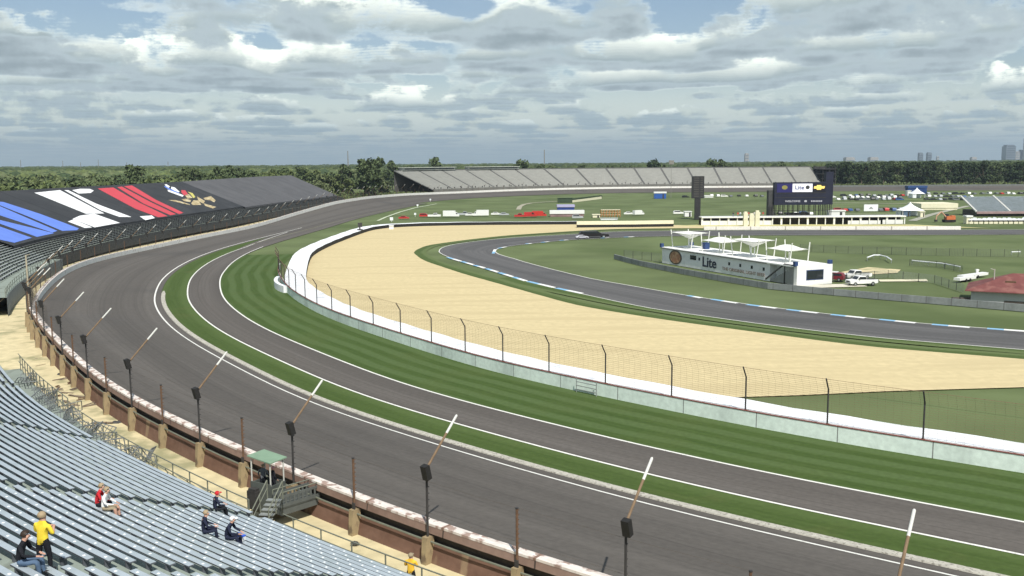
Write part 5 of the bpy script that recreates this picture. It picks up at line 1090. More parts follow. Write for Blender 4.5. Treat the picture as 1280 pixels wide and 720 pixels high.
def tent(x0, x1, yb, yt, mt, label, dep=None, wallm=None):
    a, b = G(x0, yb), G(x1, yb); w_ = (b-a).length; dep = dep or w_*.8; h = (yb-yt)/FPX*a.y; r = empty('marquee_tent', ((a.x+b.x)/2, a.y+dep/2, 0), 0, label, 'tent')
    e = h*.40; m = MB(); n = 6
    prev = None; X2, Y2 = w_/2, dep/2
    for i in range(n+1):
        t = i/n; k = (1-t)**1.6; z = e+(h-e)*t; ring = [(-X2*k, -Y2*k, z), (X2*k, -Y2*k, z), (X2*k, Y2*k, z), (-X2*k, Y2*k, z)]
        if i == n: ring = [(-.05, -.05, h), (.05, -.05, h), (.05, .05, h), (-.05, .05, h)]
        o_ = m.add(ring, [])
        if prev is not None:
            for q in range(4): m.f.append((prev+q, prev+(q+1) % 4, o_+(q+1) % 4, o_+q)); m.m.append(0)
        prev = o_
    m.build('tent_roof', mt, r); m = MB(); m.box((-X2*.6, 0, e/2), (X2*.5, dep*.9, e)); m.box((0, Y2*.85, e/2), (w_*.95, .3, e)); m.build('tent_wall', wallm or mt, r)
    for sx_ in (-1, 1):
        for sy_ in (-1, 1): m = MB(); m.bar((sx_*X2*.96, sy_*Y2*.96, 0), (sx_*X2*.96, sy_*Y2*.96, e), .12, 5); m.build('tent_pole', WHITEP, r)
    return r
tent(1128, 1157, 270.5, 253, WHITEV, 'tall white peaked marquee before the cream hall')
tent(1140.5, 1157.5, 247.5, 234.5, WHITEV, 'white peaked tent among the far parked cars')
cabin('blue_tent', 1135, 1160, 243, 232.5, 5, nm('navy_tent', (.02, .05, .16), .7, .1, 1), 'navy blue tent behind the white peaked tent', 'tent', nm('navy_roof', (.03, .07, .2), .7, .1, 1), 1.5, False)
# billboard-like white screen
a = G(1088.5, 264.8); r = empty('white_screen', a, 0, 'white screen with a small grey emblem among parked cars', 'screen')
m = MB(); m.box((0, 0, 1.9), (6.6, .25, 3.1)); m.build('screen_face', WHITEV, r)
m = MB(); m.add([(-.9, -.14, 1.6), (0, -.14, 2.3), (.95, -.14, 1.5), (.2, -.14, 1.75)], [(0, 3, 1), (3, 2, 1)]); m.box((0, -.15, 1.45), (2.0, .02, .14)); m.build('grey_emblem', DSTEEL, r)
for x in (-3.0, 0, 3.0): m = MB(); m.bar((x, .15, 0), (x, .15, 3.3), .09, 5); m.build('screen_post', GSTEEL, r)
# orange frames (telehandler and scaffold)
ORN = paint('orange_brown', (.42, .20, .06)); a = G(763, 271); r = empty('scaffold', a, 0, 'orange-brown scaffold frames on the infield grass', 'scaffold')
m = MB()
for x in range(-7, 8, 2):
    for y in (-1, 1): m.bar((x*.6, y, 0), (x*.6, y, 3.0), .14, 5)
m.build('standards', ORN, r); m = MB()
for z in (.9, 2.0, 3.0):
    for y in (-1, 1): m.bar((-4.2, y, z), (4.2, y, z), .12, 5)
for k in range(6): m.bar((-4.2+k*1.4, -1, .1), (-2.8+k*1.4, -1, 2.9), .09, 5)
m.build('ledgers', ORN, r); m = MB(); m.box((0, 0, 3.1), (8.4, 2.2, .1)); m.build('deck', CREAM, r)
a = G(1186, 277.5); r = empty('excavator', a, 0, 'orange excavator beside the right grandstand ramp', 'excavator')
m = MB(); m.box((0, 0, .5), (4.2, 2.8, .9)); m.build('tracks', RUBBER, r); m = MB(); m.box((.3, 0, 1.6), (3.4, 2.4, 1.3)); m.box((1.3, 0, 2.1), (1.2, 2.2, .9)); m.build('engine_body', nm('digger_orange', (.55, .16, .06), .5, .1, 1), r)
m = MB(); m.box((-.8, .5, 2.3), (1.3, 1.2, 1.7)); m.build('cab', GLASS, r); m = MB(); m.path([(-1.2, -.4, 1.8), (-3.2, -.4, 4.0), (-5.0, -.4, 2.4), (-5.2, -.4, .9)], .25, 6); m.build('boom', nm('boom_tan', (.55, .33, .22), .6, .1, 1), r); m = MB(); m.box((-5.2, -.4, .6), (.9, .9, .8)); m.build('bucket', DSTEEL, r)
# sloping white wall at the hut
a, b = G(715, 253.2), G(752, 248.6); m = MB(); d = (b-a); m.add([a, b, b+Vector((0, .6, 0)), a+Vector((0, .6, 0)), a+Vector((0, 0, 1.3)), b+Vector((0, 0, 1.5)), b+Vector((0, .6, 1.5)), a+Vector((0, .6, 1.3))], [(0, 1, 5, 4), (1, 2, 6, 5), (2, 3, 7, 6), (3, 0, 4, 7), (4, 5, 6, 7)])
tag(m.build('ramp_wall', CREAM), 'pale sloping wall running right from the dark green hut', 'wall')
ol = [G(x, y+2.5)+Vector((0, 3, 0)) for x, y in ((714, 249.4), (752, 244.9))]; m = MB(); m.bar(ol[0]+Vector((0, 0, .9)), ol[1]+Vector((0, 0, .9)), .9, 6); tag(m.build('shade_bar', nm('dark_shade_bar', (.03, .05, .02), .95, .4, 1)), 'dark bar standing for the shadow behind the pale sloping wall', 'shade_bar')  # added dark bar stands in for the shadow at the sloping wall
struct(ribbon('service_road', [tuple(G(x, y)[:2]) for x, y in ((648, 262), (650, 258), (655, 255.5), (664, 253.8), (680, 252.6), (697, 251.5))], [(-1.3, 0), (1.3, 0)], nm('pale_dust_road', (.35, .33, .25), .9, .15, .3), .03))
struct(ribbon('service_lane_line', [tuple(G(x, y)[:2]) for x, y in ((472, 276), (482, 271.5), (500, 265), (520, 259.5), (546, 254.8))], [(-.6, 0), (.6, 0)], nm('faded_line', (.50, .55, .40), .9, .15, .3), .035))
struct(ribbon('infield_lane', [tuple(G(x, y)[:2]) for x, y in ((1040, 253.3), (1080, 253.8), (1120, 254.6), (1165, 254))], [(-1.2, 0), (1.2, 0)], nm('pale_lane', (.44, .42, .34), .9, .15, .3), .03))
struct(ribbon('infield_lane', [tuple(G(x, y)[:2]) for x, y in ((1046, 267.5), (1090, 267.8), (1135, 268))], [(-1.0, 0), (1.0, 0)], nm('pale_lane2', (.46, .44, .34), .9, .15, .3), .03))
struct(ribbon('infield_lane', [tuple(G(x, y)[:2]) for x, y in ((1140, 276), (1165, 268), (1190, 262), (1210, 257.5))], [(-1.6, 0), (1.6, 0)], nm('grey_lane', (.33, .33, .27), .9, .15, .3), .03))
# small white marks: marshals' signs / cones at the head of the sand
for i, (x, y) in enumerate(((489.5, 277.5), (522, 259.5), (538, 252), (519, 271))):
    m = MB(); m.bar((0, 0, 0), (0, 0, 1.1), .08, 5); m.box((0, -.05, 1.3), (1.3 if i == 0 else .9, .15, 1.3 if i == 0 else .9)); tag(m.build('marker_board', WHITEV, loc=G(x, y)), 'small white marker board, %s from the left beside the faded line' % ordn([1, 3, 4, 2][i]), 'marker board', 'marker boards beside the faded line')
m = MB(); m.bar((0, 0, 0), (0, 0, 3.4), .25, 7); m.box((.1, -.1, 3.0), (1.4, .8, 1.4)); m.box((0, .1, 1.2), (1.8, .9, .7)); tag(m.build('marshal_signal', DSTEEL, loc=G(450, 292)), 'dark signal stand at the corner of the white barrier', 'signal')
for i, x in enumerate((467.5, 489.5)):
    m = MB(); m.box((0, 0, .6), (1.5, 1.2, 1.3)); m.box((0, -.1, 1.35), (1.7, 1.4, .2)); tag(m.build('barrier_block', WHITEV, loc=G(x, 286.5)), ['white block in the barrier beside the dark signal stand', 'white block in the barrier, second to the right of the dark signal stand'][i], 'barrier block')

# ------------------------------------------------------------------ walls and pit building across the head of the loop
def wall_run(name, px, h, w, mt, label, base=None, topm=None):
    pts_ = [tuple(G(x, y)[:2]) for x, y in px]; r = empty(name, (pts_[0][0], pts_[0][1], 0), 0, label, 'wall')
    o = ribbon('wall_face', pts_, [(w, 0), (w, h), (0, h), (0, h*.45 if base else 0)], mt, 0); o.data.transform(Matrix.Translation(-r.location)); o.parent = r
    if base: o = ribbon('dark_base', pts_, [(0, h*.45), (0, 0)], base, 0); o.data.transform(Matrix.Translation(-r.location)); o.parent = r
    return r
PINKW = streak_mat('pinkish_white_wall', (.74, .70, .64), (.84, .80, .76), 6, .3, .8, joints=(12., (.4, .36, .32), .4))  # warm off-white with darker joints
wall_run('concrete_wall', ((721, 284.5), (790, 284), (842, 283.2)), 2.3, 1.2, CREAM, 'cream wall with a black foot behind the black van', BLACKR)
wall_run('concrete_wall', ((880, 287.4), (960, 287.2), (1040, 287.2), (1120, 287.2), (1201, 287)), 1.15, .8, PINKW, 'long low white wall along the far infield road')
struct(flat_poly('sand_verge', [tuple(G(x, y)[:2]) for x, y in ((842, 282.5), (900, 283.5), (1140, 283.5), (1240, 285.4), (1140, 280.6), (880, 280.4))], .014, nm('yellow_verge', (.50, .46, .22), .95, .2, .1)))
pa, pb_ = G(877, 281.8), G(1143, 281.8)
pit = empty('pit_building', ((pa.x+pb_.x)/2, pa.y+3, 0), 0, 'very long low building with a thin white roof and open dark bays', 'building'); PL_ = (pb_.x-pa.x)
m = MB(); m.box((0, -.2, 2.95), (PL_, 5.5, .45)); m.build('thin_roof', WHITEP, pit)
m = MB(); m.box((0, 2.2, 1.4), (PL_, .3, 2.8)); m.build('back_wall', DARKW, pit)  # dark colour paints the shade under the thin roof
for a_, w_, h_ in ((-.32, .34, 1.7), (.30, .16, 1.4), (.44, .1, 1.7)): m = MB(); m.box((PL_*a_, -2.0, h_/2), (PL_*w_, .2, h_)); m.build('front_panel', WHITEB, pit)
for k in range(24):
    x = -PL_/2+.3+k*(PL_-.6)/23; m = MB(); m.box((x, -2.3, 1.36), (.35 if k % 3 else .7, .35, 2.72)); m.build('pillar', WHITEB, pit)
for k, (x, yt, w_) in enumerate(((929, 264, 1.5), (936.5, 266, 1.6), (943.5, 262.5, 1.6))):
    p = G(x, 282); h = (282-yt)/FPX*p.y; m = MB(); m.box((0, 0, h*.45), (w_, 1.4, h*.9)); m.box((0, 0, h*.93), (w_*.7, 1.0, h*.14)); m.box((0, 0, h*.5), (w_+.12, 1.5, .12)); tag(m.build('timing_tower', CREAM, loc=p-Vector((0, 3.2, 0))), 'short cream tower of the group at the pit building, %s from the left' % ordn(k+1), 'tower', 'cream towers at the pit building')
# spectators on the roof platform behind the towers
for i in range(9):
    x = 916+i*4.6+rnd.uniform(-1, 1); p = G(x, 270.3, 3.2); m = MB(); c_ = rnd.choice(['white', 'red', 'black', 'khaki', 'white'])
    o = person('distant person in %s top standing by the cream towers' % c_, 'stand', CL[c_], CL[rnd.choice(['black', 'denim', 'khaki'])], Vector((p.x, pa.y+1.2+rnd.uniform(-.5, 2), 3.18)), math.pi+rnd.uniform(-1, 1), group='people standing by the cream towers')
# scoring pylon
p = G(871.5, 274.3); r = empty('scoring_pylon', p, 0, 'tall dark scoring pylon with a wider upper half', 'pylon'); k_ = p.y/FPX
PYM = nm('pylon_panel', (.035, .034, .036), .5, .25, .6); m = MB(); m.box((0, 0, 13.0*k_*1.0), (6.6*k_, 6*k_, 26*k_)); m.build('stem', PYM, r)
m = MB(); m.box((0, 0, 40*k_), (14.5*k_, 7*k_, 27.5*k_)); m.build('score_panel', PYM, r)
m = MB()
for q in range(9): m.box((-2.2*k_, -3.6*k_, (29+q*2.8)*k_), (6*k_, .05, 1.4*k_)); m.box((4.2*k_, -3.6*k_, (29+q*2.8)*k_), (3*k_, .05, 1.4*k_))
m.build('number_panels', nm('dim_panels', (.075, .07, .065), .5, .2, 2), r)
# ------------------------------------------------------------------ video board
p = G(999, 274.5); k_ = p.y/FPX; vb = empty('video_board', p, 0, 'large dark video board on many legs showing three lit pictures', 'video board')
def bz(y): return (274.5-y)*k_
def bx_(m, x0, x1, y0, y1, dy=0, dep=.6): m.box((((x0+x1)/2-999)*k_, dy, (bz(y0)+bz(y1))/2), ((x1-x0)*k_, dep, bz(y0)-bz(y1)))
NAVB = nm('board_navy', (.018, .02, .04), .6, .2, .5); LITM = {}
def lit(name, c, e):
    m_ = nm(name, c, .5, .02, 1); b_ = [n for n in m_.node_tree.nodes if n.type == 'BSDF_PRINCIPLED'][0]; b_.inputs['Emission Color'].default_value = c+(1,); b_.inputs['Emission Strength'].default_value = e; return m_
m = MB(); bx_(m, 966, 1031, 256, 228, 0, 2.5); m.build('board_frame', NAVB, vb)
m = MB(); bx_(m, 969, 988, 240.5, 229.5, -1.3, .1); s1_ = m.build('left_screen', lit('blue_screen', (.02, .018, .09), .4), vb)
m = MB(); bx_(m, 988.3, 1013, 240, 229.8, -1.3, .12); s2_ = m.build('middle_screen', lit('white_screen_light', (.85, .85, .95), .25), vb)
m = MB(); bx_(m, 1013.4, 1029.5, 240.5, 229.5, -1.3, .1); s3_ = m.build('right_screen', lit('black_screen', (.012, .012, .02), .2), vb)
def oval(m, cx, cy, rx, ry, y, n=20): m.add([((cx+rx*math.cos(2*math.pi*i/n)-999)*k_, y, bz(cy)+ry*k_*math.sin(2*math.pi*i/n)) for i in range(n)], [tuple(range(n))])
m = MB(); oval(m, 978.5, 234.3, 3.6, 2.6, -1.40); m.build('olive_oval', lit('olive_mark', (.22, .20, .06), .3), s1_)
m = MB(); oval(m, 1007, 234.3, 2.6, 2.4, -1.42); m.build('dark_disc', lit('dark_mark', (.05, .05, .05), .1), s2_)
t = textmesh('lettering', 'Lite', 4.6*k_*1.5, lit('dark_blue_letters', (.02, .03, .14), .1), s2_, .02, .03, 1.1); t.rotation_euler = (R(90), 0, 0); t.location = ((997-999)*k_, -1.42, bz(234.6))
m = MB(); q = [(1015, 233), (1018.2, 233), (1018.2, 231.6), (1023.8, 231.6), (1023.8, 233), (1028.5, 233), (1027.5, 236), (1023.8, 236), (1023.8, 237.4), (1018.2, 237.4), (1018.2, 236), (1014.6, 236)]
m.add([((x-999)*k_, -1.41, bz(y)) for x, y in q], [tuple(range(len(q)))]); m.build('gold_cross', lit('gold_mark', (.85, .62, .16), .5), s3_)
m = MB(); bx_(m, 967, 1030, 240.8, 241.6, -1.3, .1); bx_(m, 967, 1030, 246.6, 247.2, -1.3, .1); m.build('panel_seam', DSTEEL, vb)
WL = nm('pale_board_letters', (.45, .45, .50), .6, .05, 1)
t = textmesh('lettering', 'WELCOME', 3.0*k_, WL, vb, .02, .03, 1.3); t.rotation_euler = (R(90), 0, 0); t.location = ((989-999)*k_, -1.30, bz(251.5))
m = MB()
for x_, w_ in ((1012.5, 1.5), (1014.5, 1.3), (1016.6, 1.6), (1018.6, 1.1), (1020.4, 1.5), (1022.6, 1.4), (1024.6, 1.6)): bx_(m, x_-w_/2, x_+w_/2, 252.3, 250.6, -1.3, .06)
m.build('worn_letter_row', WL, vb)
m = MB(); oval(m, 1005, 251.4, 1.8, 1.3, -1.30); m.build('round_mark', WL, vb)
m = MB(); bx_(m, 1031, 1040, 256, 215.5, 1.5, 3); m.build('side_tower', NAVB, vb)
m = MB(); bx_(m, 960, 967, 272, 238, 1.5, 3); m.build('left_tower', nm('left_tower_panel', (.06, .06, .06), .7, .3, .5), vb)
for x in (961.5, 964.5, 969, 974, 979, 985, 991, 997.5, 1004, 1011, 1018, 1024, 1029, 1033, 1037.5):
    for dy in (-.8, 1.2): m = MB(); m.bar(((x-999)*k_, dy, 0), ((x-999)*k_, dy, bz(255.5)), .16, 6); m.build('leg', DSTEEL, vb)
m = MB(); bx_(m, 962, 1037, 263.2, 262.6, 0, .25); bx_(m, 985, 1012, 270, 266, 1.5, 1); m.build('cross_beam', DSTEEL, vb)

# ------------------------------------------------------------------ small grandstand at the right, tents in front of it
ga = G(1236, 270.5); gs = empty('small_grandstand', (ga.x+18, ga.y, 0), R(-3), 'small silver grandstand with pale streaks at the right edge', 'grandstand')
m = MB(); GWD = 46; rows = 16
for k in range(rows):
    m.box((0, k*1.05, 2.2+k*.36), (GWD-k*.0, 1.0, .16)); m.box((0, k*1.05+.5, 2.0+k*.36), (GWD, .06, .36), 0, 1)
m.build('seating', [ALU, nm('grey_green_under', (.20, .22, .21), .8, .1, 1)], gs)
for x in (-GWD/2, -9, 9, GWD/2): m = MB(); m.extrude([(-.5, 1.8), (16.6, 7.8), (16.6, 8.3), (-.5, 2.3)], (x, 0, 0), (0, 1, 0), (1, 0, 0), .8); m.build('stair_stringer', nm('light_stringer', (.48, .48, .45), .7, .1, 1), gs)
m = MB(); m.box((0, -.8, 1.6), (GWD, .2, 1.0)); m.build('pink_front', nm('pinkish_front', (.32, .22, .22), .8, .2, .6), gs)
m = MB(); m.box((0, 8, 1.2), (GWD-1, 14, 2.3)); m.build('understructure', DARKW, gs)
for i in range(12):
    x = 1212+i*6.2; p = G(x, 279.6); r = empty('white_covered_kart', p, rnd.uniform(-.1, .1), 'white covered stall before the small grandstand, %s from the left' % ordn(i+1), 'stall', 'white covered stalls before the small grandstand')
    m = MB(); m.box((0, 0, 1.0), (1.9, 1.5, .7)); m.build('dark_side', DSTEEL, r); m = MB(); m.extrude([(-1.0, 1.5), (0, 2.2+rnd.uniform(-.2, .3)), (1.0, 1.5), (.9, 1.3), (-.9, 1.3)], (0, 0, 0), (1, 0, 0), (0, 1, 0), 1.8); m.build('white_cover', WHITEV, r)
    m = MB(); m.box((0, -1.0, .4), (1.5, .2, .8)); m.build('front_board', CREAM, r)
cabin('yellow_kiosk', 1208, 1215, 279.8, 269.5, 2.5, CREAM, 'pale yellow kiosk at the left end of the white stalls', 'kiosk', WHITEP, .6)

# ------------------------------------------------------------------ poles, masts and the far skyline
def mast(x, yb, yt, Yd, r_, label, name='light_mast', head=False):
    X0 = (x-640)/FPX*Yd*1.003; zb = 0; zt = CAMH+(203-(x-640)*.0065-yt)/FPX*Yd*1.0; m = MB(); m.bar((0, 0, 0), (0, 0, zt), r_, 5, r_*.6)
    if head: m.box((0, 0, zt+.3), (3.2, 1.2, 2.6))
    tag(m.build(name, nm('mast_steel', (.22, .21, .19), .7, .1, 1) if 'mast_steel' not in bpy.data.materials else bpy.data.materials['mast_steel'], loc=(X0, Yd, 0)), label, 'mast')
mast(838, 270, 203.5, 640, .16, 'thin lamp mast with a white head left of the scoring pylon', head=True)
mast(438.5, 0, 189, 1500, 1.1, 'tall thin mast above the trees left of the far grandstand')
mast(681, 0, 187.5, 1500, 1.0, 'tall thin mast above the middle of the far grandstand')
for i, x in enumerate((5, 34, 86, 108, 130, 165, 216)): mast(x, 0, [202, 200, 201, 203, 199.5, 203, 202][i], 1600, .6, 'distant thin pylon on the left horizon, %s from the left edge' % ordn(i+1))
SKY1 = nm('tower_glass', (.16, .19, .23), .4, .15, .02); SKY2 = nm('tower_stone', (.34, .33, .32), .7, .1, .02)
def tower(x0, x1, yt, Yd, mt, label, crown=0):
    k_ = Yd/FPX*1.003; X0 = (x0-640)*k_; X1 = (x1-640)*k_; h = CAMH+(203-(x0-640)*.0065-yt)*k_/1.003; w_ = X1-X0; r = empty('tower_block', ((X0+X1)/2, Yd, 0), 0, label, 'tower block', 'downtown tower blocks on the horizon')
    m = MB(); m.box((0, 0, h*.46), (w_, w_, h*.92)); m.build('shaft', mt, r); m = MB(); m.box((0, 0, h*.96), (w_*.8, w_*.8, h*.08))
    if crown: m.bar((0, 0, h), (0, 0, h*1.0+crown*k_), w_*.03, 4)
    m.build('crown', mt, r)
    m = MB()
    for q in range(int(h/14)): m.box((0, -w_/2-.4, 8+q*14), (w_*.86, .6, 5))
    m.build('window_bands', SKY1 if mt != SKY1 else nm('dark_bands', (.06, .08, .11), .3, .1, .05), r)
tower(1248.5, 1260, 181.5, 6200, SKY1, 'broad grey-blue tower block, second tallest on the right horizon')
tower(1275.5, 1290, 170.5, 6400, SKY2, 'tallest tower block cut by the right edge')
tower(1262, 1267, 189.5, 6300, SKY2, 'low stone tower block just right of the broad grey-blue one')
tower(1267.5, 1274, 187.5, 6500, SKY1, 'low glass tower block just left of the tallest one')
tower(1143, 1148, 191, 6000, SKY1, 'left one of the two small twin towers on the horizon')
tower(1153.5, 1158.5, 190.7, 6000, SKY1, 'right one of the two small twin towers on the horizon')
tower(1165.5, 1168, 195.4, 6000, SKY2, 'tiny narrow tower right of the small twin towers')
tower(1052, 1063, 196.6, 5500, SKY2, 'low wide grey block on the horizon above the video board side')
tower(1082, 1092, 196.5, 5500, SKY2, 'low wide grey block on the horizon left of the small twin towers')
tower(1208, 1214, 196.3, 5500, SKY2, 'low grey block on the horizon between the twin towers and downtown')
tower(928.5, 933, 191.8, 4800, SKY2, 'small pale water tower like block above the far grandstand')

# ------------------------------------------------------------------ trees
LEAF = []
for i, c_ in enumerate(((.115, .145, .055), (.092, .122, .055), (.125, .150, .070), (.048, .072, .034))): LEAF.append(nm('foliage_%s' % ['fresh', 'mid', 'pale', 'dark'][i], c_, .8, .45, .35, .15))
BARK = nm('bark', (.16, .13, .10), .9, .2, 1)
def tree_proto(seed, H_, W_, mt, dens=1500, sparse=0.):
    rn = random.Random(seed); r = empty('broadleaf_tree'); m = MB(); m.bar((0, 0, -.2), (0, 0, H_*.45), .035*H_*.6, 7, .02*H_*.6)
    for k in range(5):
        a = rn.uniform(0, 6.28); m.bar((0, 0, H_*(.25+.05*k)), (math.cos(a)*W_*.3, math.sin(a)*W_*.3, H_*(.5+.07*k)), .011*H_, 5, .004*H_)
    m.build('trunk', BARK, r)
    cl = []
    for k in range(15):
        a = rn.uniform(0, 6.28); q = rn.random()**.6; t = rn.uniform(.25, .92); rad = math.sin(math.pi*min(1, (t-.12)/.95))**.7; cl.append((Vector((math.cos(a)*q*W_*.42*rad, math.sin(a)*q*W_*.42*rad, H_*t)), W_*rn.uniform(.13, .24)))
    m = MB()
    for k in range(dens):
        c, rr_ = cl[k % len(cl)]
        d = Vector((rn.gauss(0, 1), rn.gauss(0, 1), rn.gauss(0, 1))).normalized()*rr_*(rn.random()**.33)*rn.uniform(.85, 1.15); p = c+Vector((d.x, d.y, d.z*.8)); s_ = rn.uniform(.35, .75)*W_/11
        a = Vector((rn.gauss(0, 1), rn.gauss(0, 1), rn.gauss(0, 1))).normalized(); b = a.orthogonal().normalized()*s_; a2 = a.cross(b).normalized()*s_
        m.add([p-b-a2*.6, p+b-a2*.4, p+b*.7+a2*.7, p-b*.6+a2*.8], [(0, 1, 2, 3)])
    m.build('crown', mt, r); return r
TG = 'trees beyond the grandstands'
TPs = []
specs = [(1, 20, 13, 0), (2, 22, 12, 1), (3, 17, 14, 2), (4, 21, 13, 0), (5, 15, 12, 3), (6, 24, 15, 1), (7, 19, 13, 2), (8, 23, 14, 3), (9, 22, 12, 3)]
desc = ['fresh green rounded tree', 'mid green upright tree', 'pale green spreading tree', 'fresh green lobed tree', 'small dark tree', 'tall mid green tree', 'pale green bushy tree', 'dark green rounded tree', 'dark green upright tree']
for sd, h, w_, mi in specs: TPs.append(tree_proto(sd, h, w_, LEAF[mi]))
used = set()
def put_tree(i, x, y, sc, where, group):
    o = TPs[i] if i not in used else copy_tree(TPs[i]); used.add(i); o.location = (x, y, 0); o.rotation_euler = (0, 0, rnd.uniform(0, 6.28)); o.scale = (sc*rnd.uniform(.92, 1.1), sc*rnd.uniform(.92, 1.1), sc)
    tag(o, '%s %s' % (desc[i], where), 'tree', group)
rnd = random.Random(21)
# behind the covered left stand, nearest rows
for k in range(95):
    s = 205+k*3.6; row = k % 3; off = 66+row*16+rnd.uniform(-5, 5); p = TP(s, off); put_tree(rnd.choice([0, 1, 2, 3, 4, 6, 2]), p.x, p.y, rnd.uniform(.60, .88), 'in the wood right behind the covered left stand', 'trees behind the covered left stand')
# gap between the two stands
for k in range(42):
    s = 512+rnd.uniform(0, 118); off = 34+rnd.uniform(0, 1)**.8*95; p = TP(s, off); put_tree(rnd.choice([0, 1, 3, 5, 5, 6, 2, 1]), p.x, p.y, rnd.uniform(.75, 1.02), 'in the gap between the covered stand and the far grandstand', 'trees between the two stands')
for x, yt, i in ((545, 195, 5), (462, 197, 5), (470, 198, 1), (492, 199.5, 5), (175, 204, 5), (655, 200, 1), (902, 198, 5), (820, 200.5, 4), (890, 199, 1)):
    Yd = 860 if x > 480 else (600 if x > 400 else 520); ht = CAMH+(203-(x-640)*.0065-yt)/FPX*Yd; put_tree(i, (x-640)/FPX*Yd, Yd, ht/[20, 22, 17, 21, 15, 24, 19][i], 'standing above the skyline of the wood', 'taller trees on the skyline')
for k in range(95):
    x = 1035+k*2.75+rnd.uniform(-2, 2); Yd = 815+rnd.uniform(0, 60)+(k % 3)*22; put_tree(rnd.choice([1, 7, 7, 8, 8, 4]), (x-640)/FPX*Yd, Yd, rnd.uniform(.88, 1.02)*(1.3 if False else 1), 'in the dark wood behind the parked cars at the right', 'trees in the wood at the right')
for k in range(44):
    x = 500+k*12.5+rnd.uniform(-4, 4); Yd = 850+rnd.uniform(0, 70); put_tree(rnd.choice([0, 1, 2, 3, 5, 6]), (x-640)/FPX*Yd, Yd, rnd.uniform(.8, 1.0), 'behind the far grandstand', 'trees behind the far grandstand')
# the far wood reads as one mass
def far_wood(name, n, y0, y1, xl, xr, mats_, seed, zt=(15, 22), skip=None):
    rn = random.Random(seed); m = MB(); phi = (1+5**.5)/2
    ico = [Vector(v).normalized() for v in ((-1, phi, 0), (1, phi, 0), (-1, -phi, 0), (1, -phi, 0), (0, -1, phi), (0, 1, phi), (0, -1, -phi), (0, 1, -phi), (phi, 0, -1), (phi, 0, 1), (-phi, 0, -1), (-phi, 0, 1))]
    fs = [(0, 11, 5), (0, 5, 1), (0, 1, 7), (0, 7, 10), (0, 10, 11), (1, 5, 9), (5, 11, 4), (11, 10, 2), (10, 7, 6), (7, 1, 8), (3, 9, 4), (3, 4, 2), (3, 2, 6), (3, 6, 8), (3, 8, 9), (4, 9, 5), (2, 4, 11), (6, 2, 10), (8, 6, 7), (9, 8, 1)]
    for _ in range(n):
        Yd = y0*(y1/y0)**(rn.random()); px = rn.uniform(xl, xr); X_ = (px-640)/FPX*Yd
        if skip and skip(X_, Yd): continue
        h = rn.uniform(*zt); w_ = rn.uniform(4, 8)*(1+Yd/5000); mi = rn.randrange(len(mats_))
        for q in range(3):
            c = Vector((X_+rn.uniform(-.6, .6)*w_, Yd+rn.uniform(-.6, .6)*w_, h*rn.uniform(.55, .8))); rx_ = w_*rn.uniform(.5, .9); rz_ = h-c.z
            m.add([c+Vector((v.x*rx_*rn.uniform(.75, 1.25), v.y*rx_, v.z*rz_*rn.uniform(.75, 1.1))) for v in ico], fs, mi)
        m.bar((X_, Yd, 0), (X_, Yd, h*.5), .5, 4, caps=False)
    o = m.build(name, mats_); tag(o, 'far wood reaching to the horizon behind the speedway', 'wood', kind='stuff'); return o
FARL = [nm('far_foliage', (.075, .098, .040), .9, .3, .05, .1), nm('far_foliage_dark', (.048, .068, .034), .9, .3, .05, .1), nm('far_foliage_mid', (.062, .084, .038), .9, .3, .05, .1)]
far_wood('distant_wood', 5200, 960, 5200, -20, 1300, FARL, 3, (15, 22.5))
x9, y9 = TP(300, 100)[:2]
def leafy_wood(n, place, seed, hgt, cell=26):
    rn = random.Random(seed); m = MB()
    for _ in range(n):
        p = place(rn)
        if p is None: continue
        h = rn.uniform(*hgt); w_ = rn.uniform(4.5, 7.5); mi = rn.randrange(4); far_ = max(1., p.y/420)
        cs = [Vector((p.x+rn.uniform(-.7, .7)*w_, p.y+rn.uniform(-.5, .5)*w_, h*rn.uniform(.45, .86))) for _ in range(5)]
        for q in range(int(130/far_)):
            c = cs[q % 5]; d = Vector((rn.gauss(0, 1), rn.gauss(0, 1), rn.gauss(0, 1))).normalized()*w_*.5*rn.uniform(.6, 1.05); d.z *= .75; s_ = rn.uniform(.5, 1.0)*far_**.5; c2 = c+d
            a = (d.normalized()+Vector((rn.gauss(0, .6), rn.gauss(0, .6), rn.gauss(0, .6)))).normalized(); b = a.orthogonal().normalized()*s_; a2 = a.cross(b).normalized()*s_
            m.add([c2-b-a2*.6, c2+b-a2*.4, c2+b*.7+a2*.7, c2-b*.6+a2*.8], [(0, 1, 2, 3)], mi)
        m.bar((p.x, p.y, 0), (p.x, p.y, h*.6), .3, 4, caps=False)
    o = m.build('wood_behind_stand', LEAF); tag(o, 'leafy wood spreading behind the covered left stand', 'wood', kind='stuff')
def pl(rn):
    if rn.random() < .62:
        s = rn.uniform(150, 520); return TP(s, 76+rn.random()**1.3*240)
    s = rn.uniform(512, 640); o_ = 95+rn.random()*260; return TP(s, o_)
leafy_wood(1500, pl, 8, (14, 19.5))
far_wood('distant_wood', 2600, 640, 1400, -60, 470, LEAF, 9, (14, 20.5), skip=lambda X_, Yd: X_ > -230 and Yd < 900)
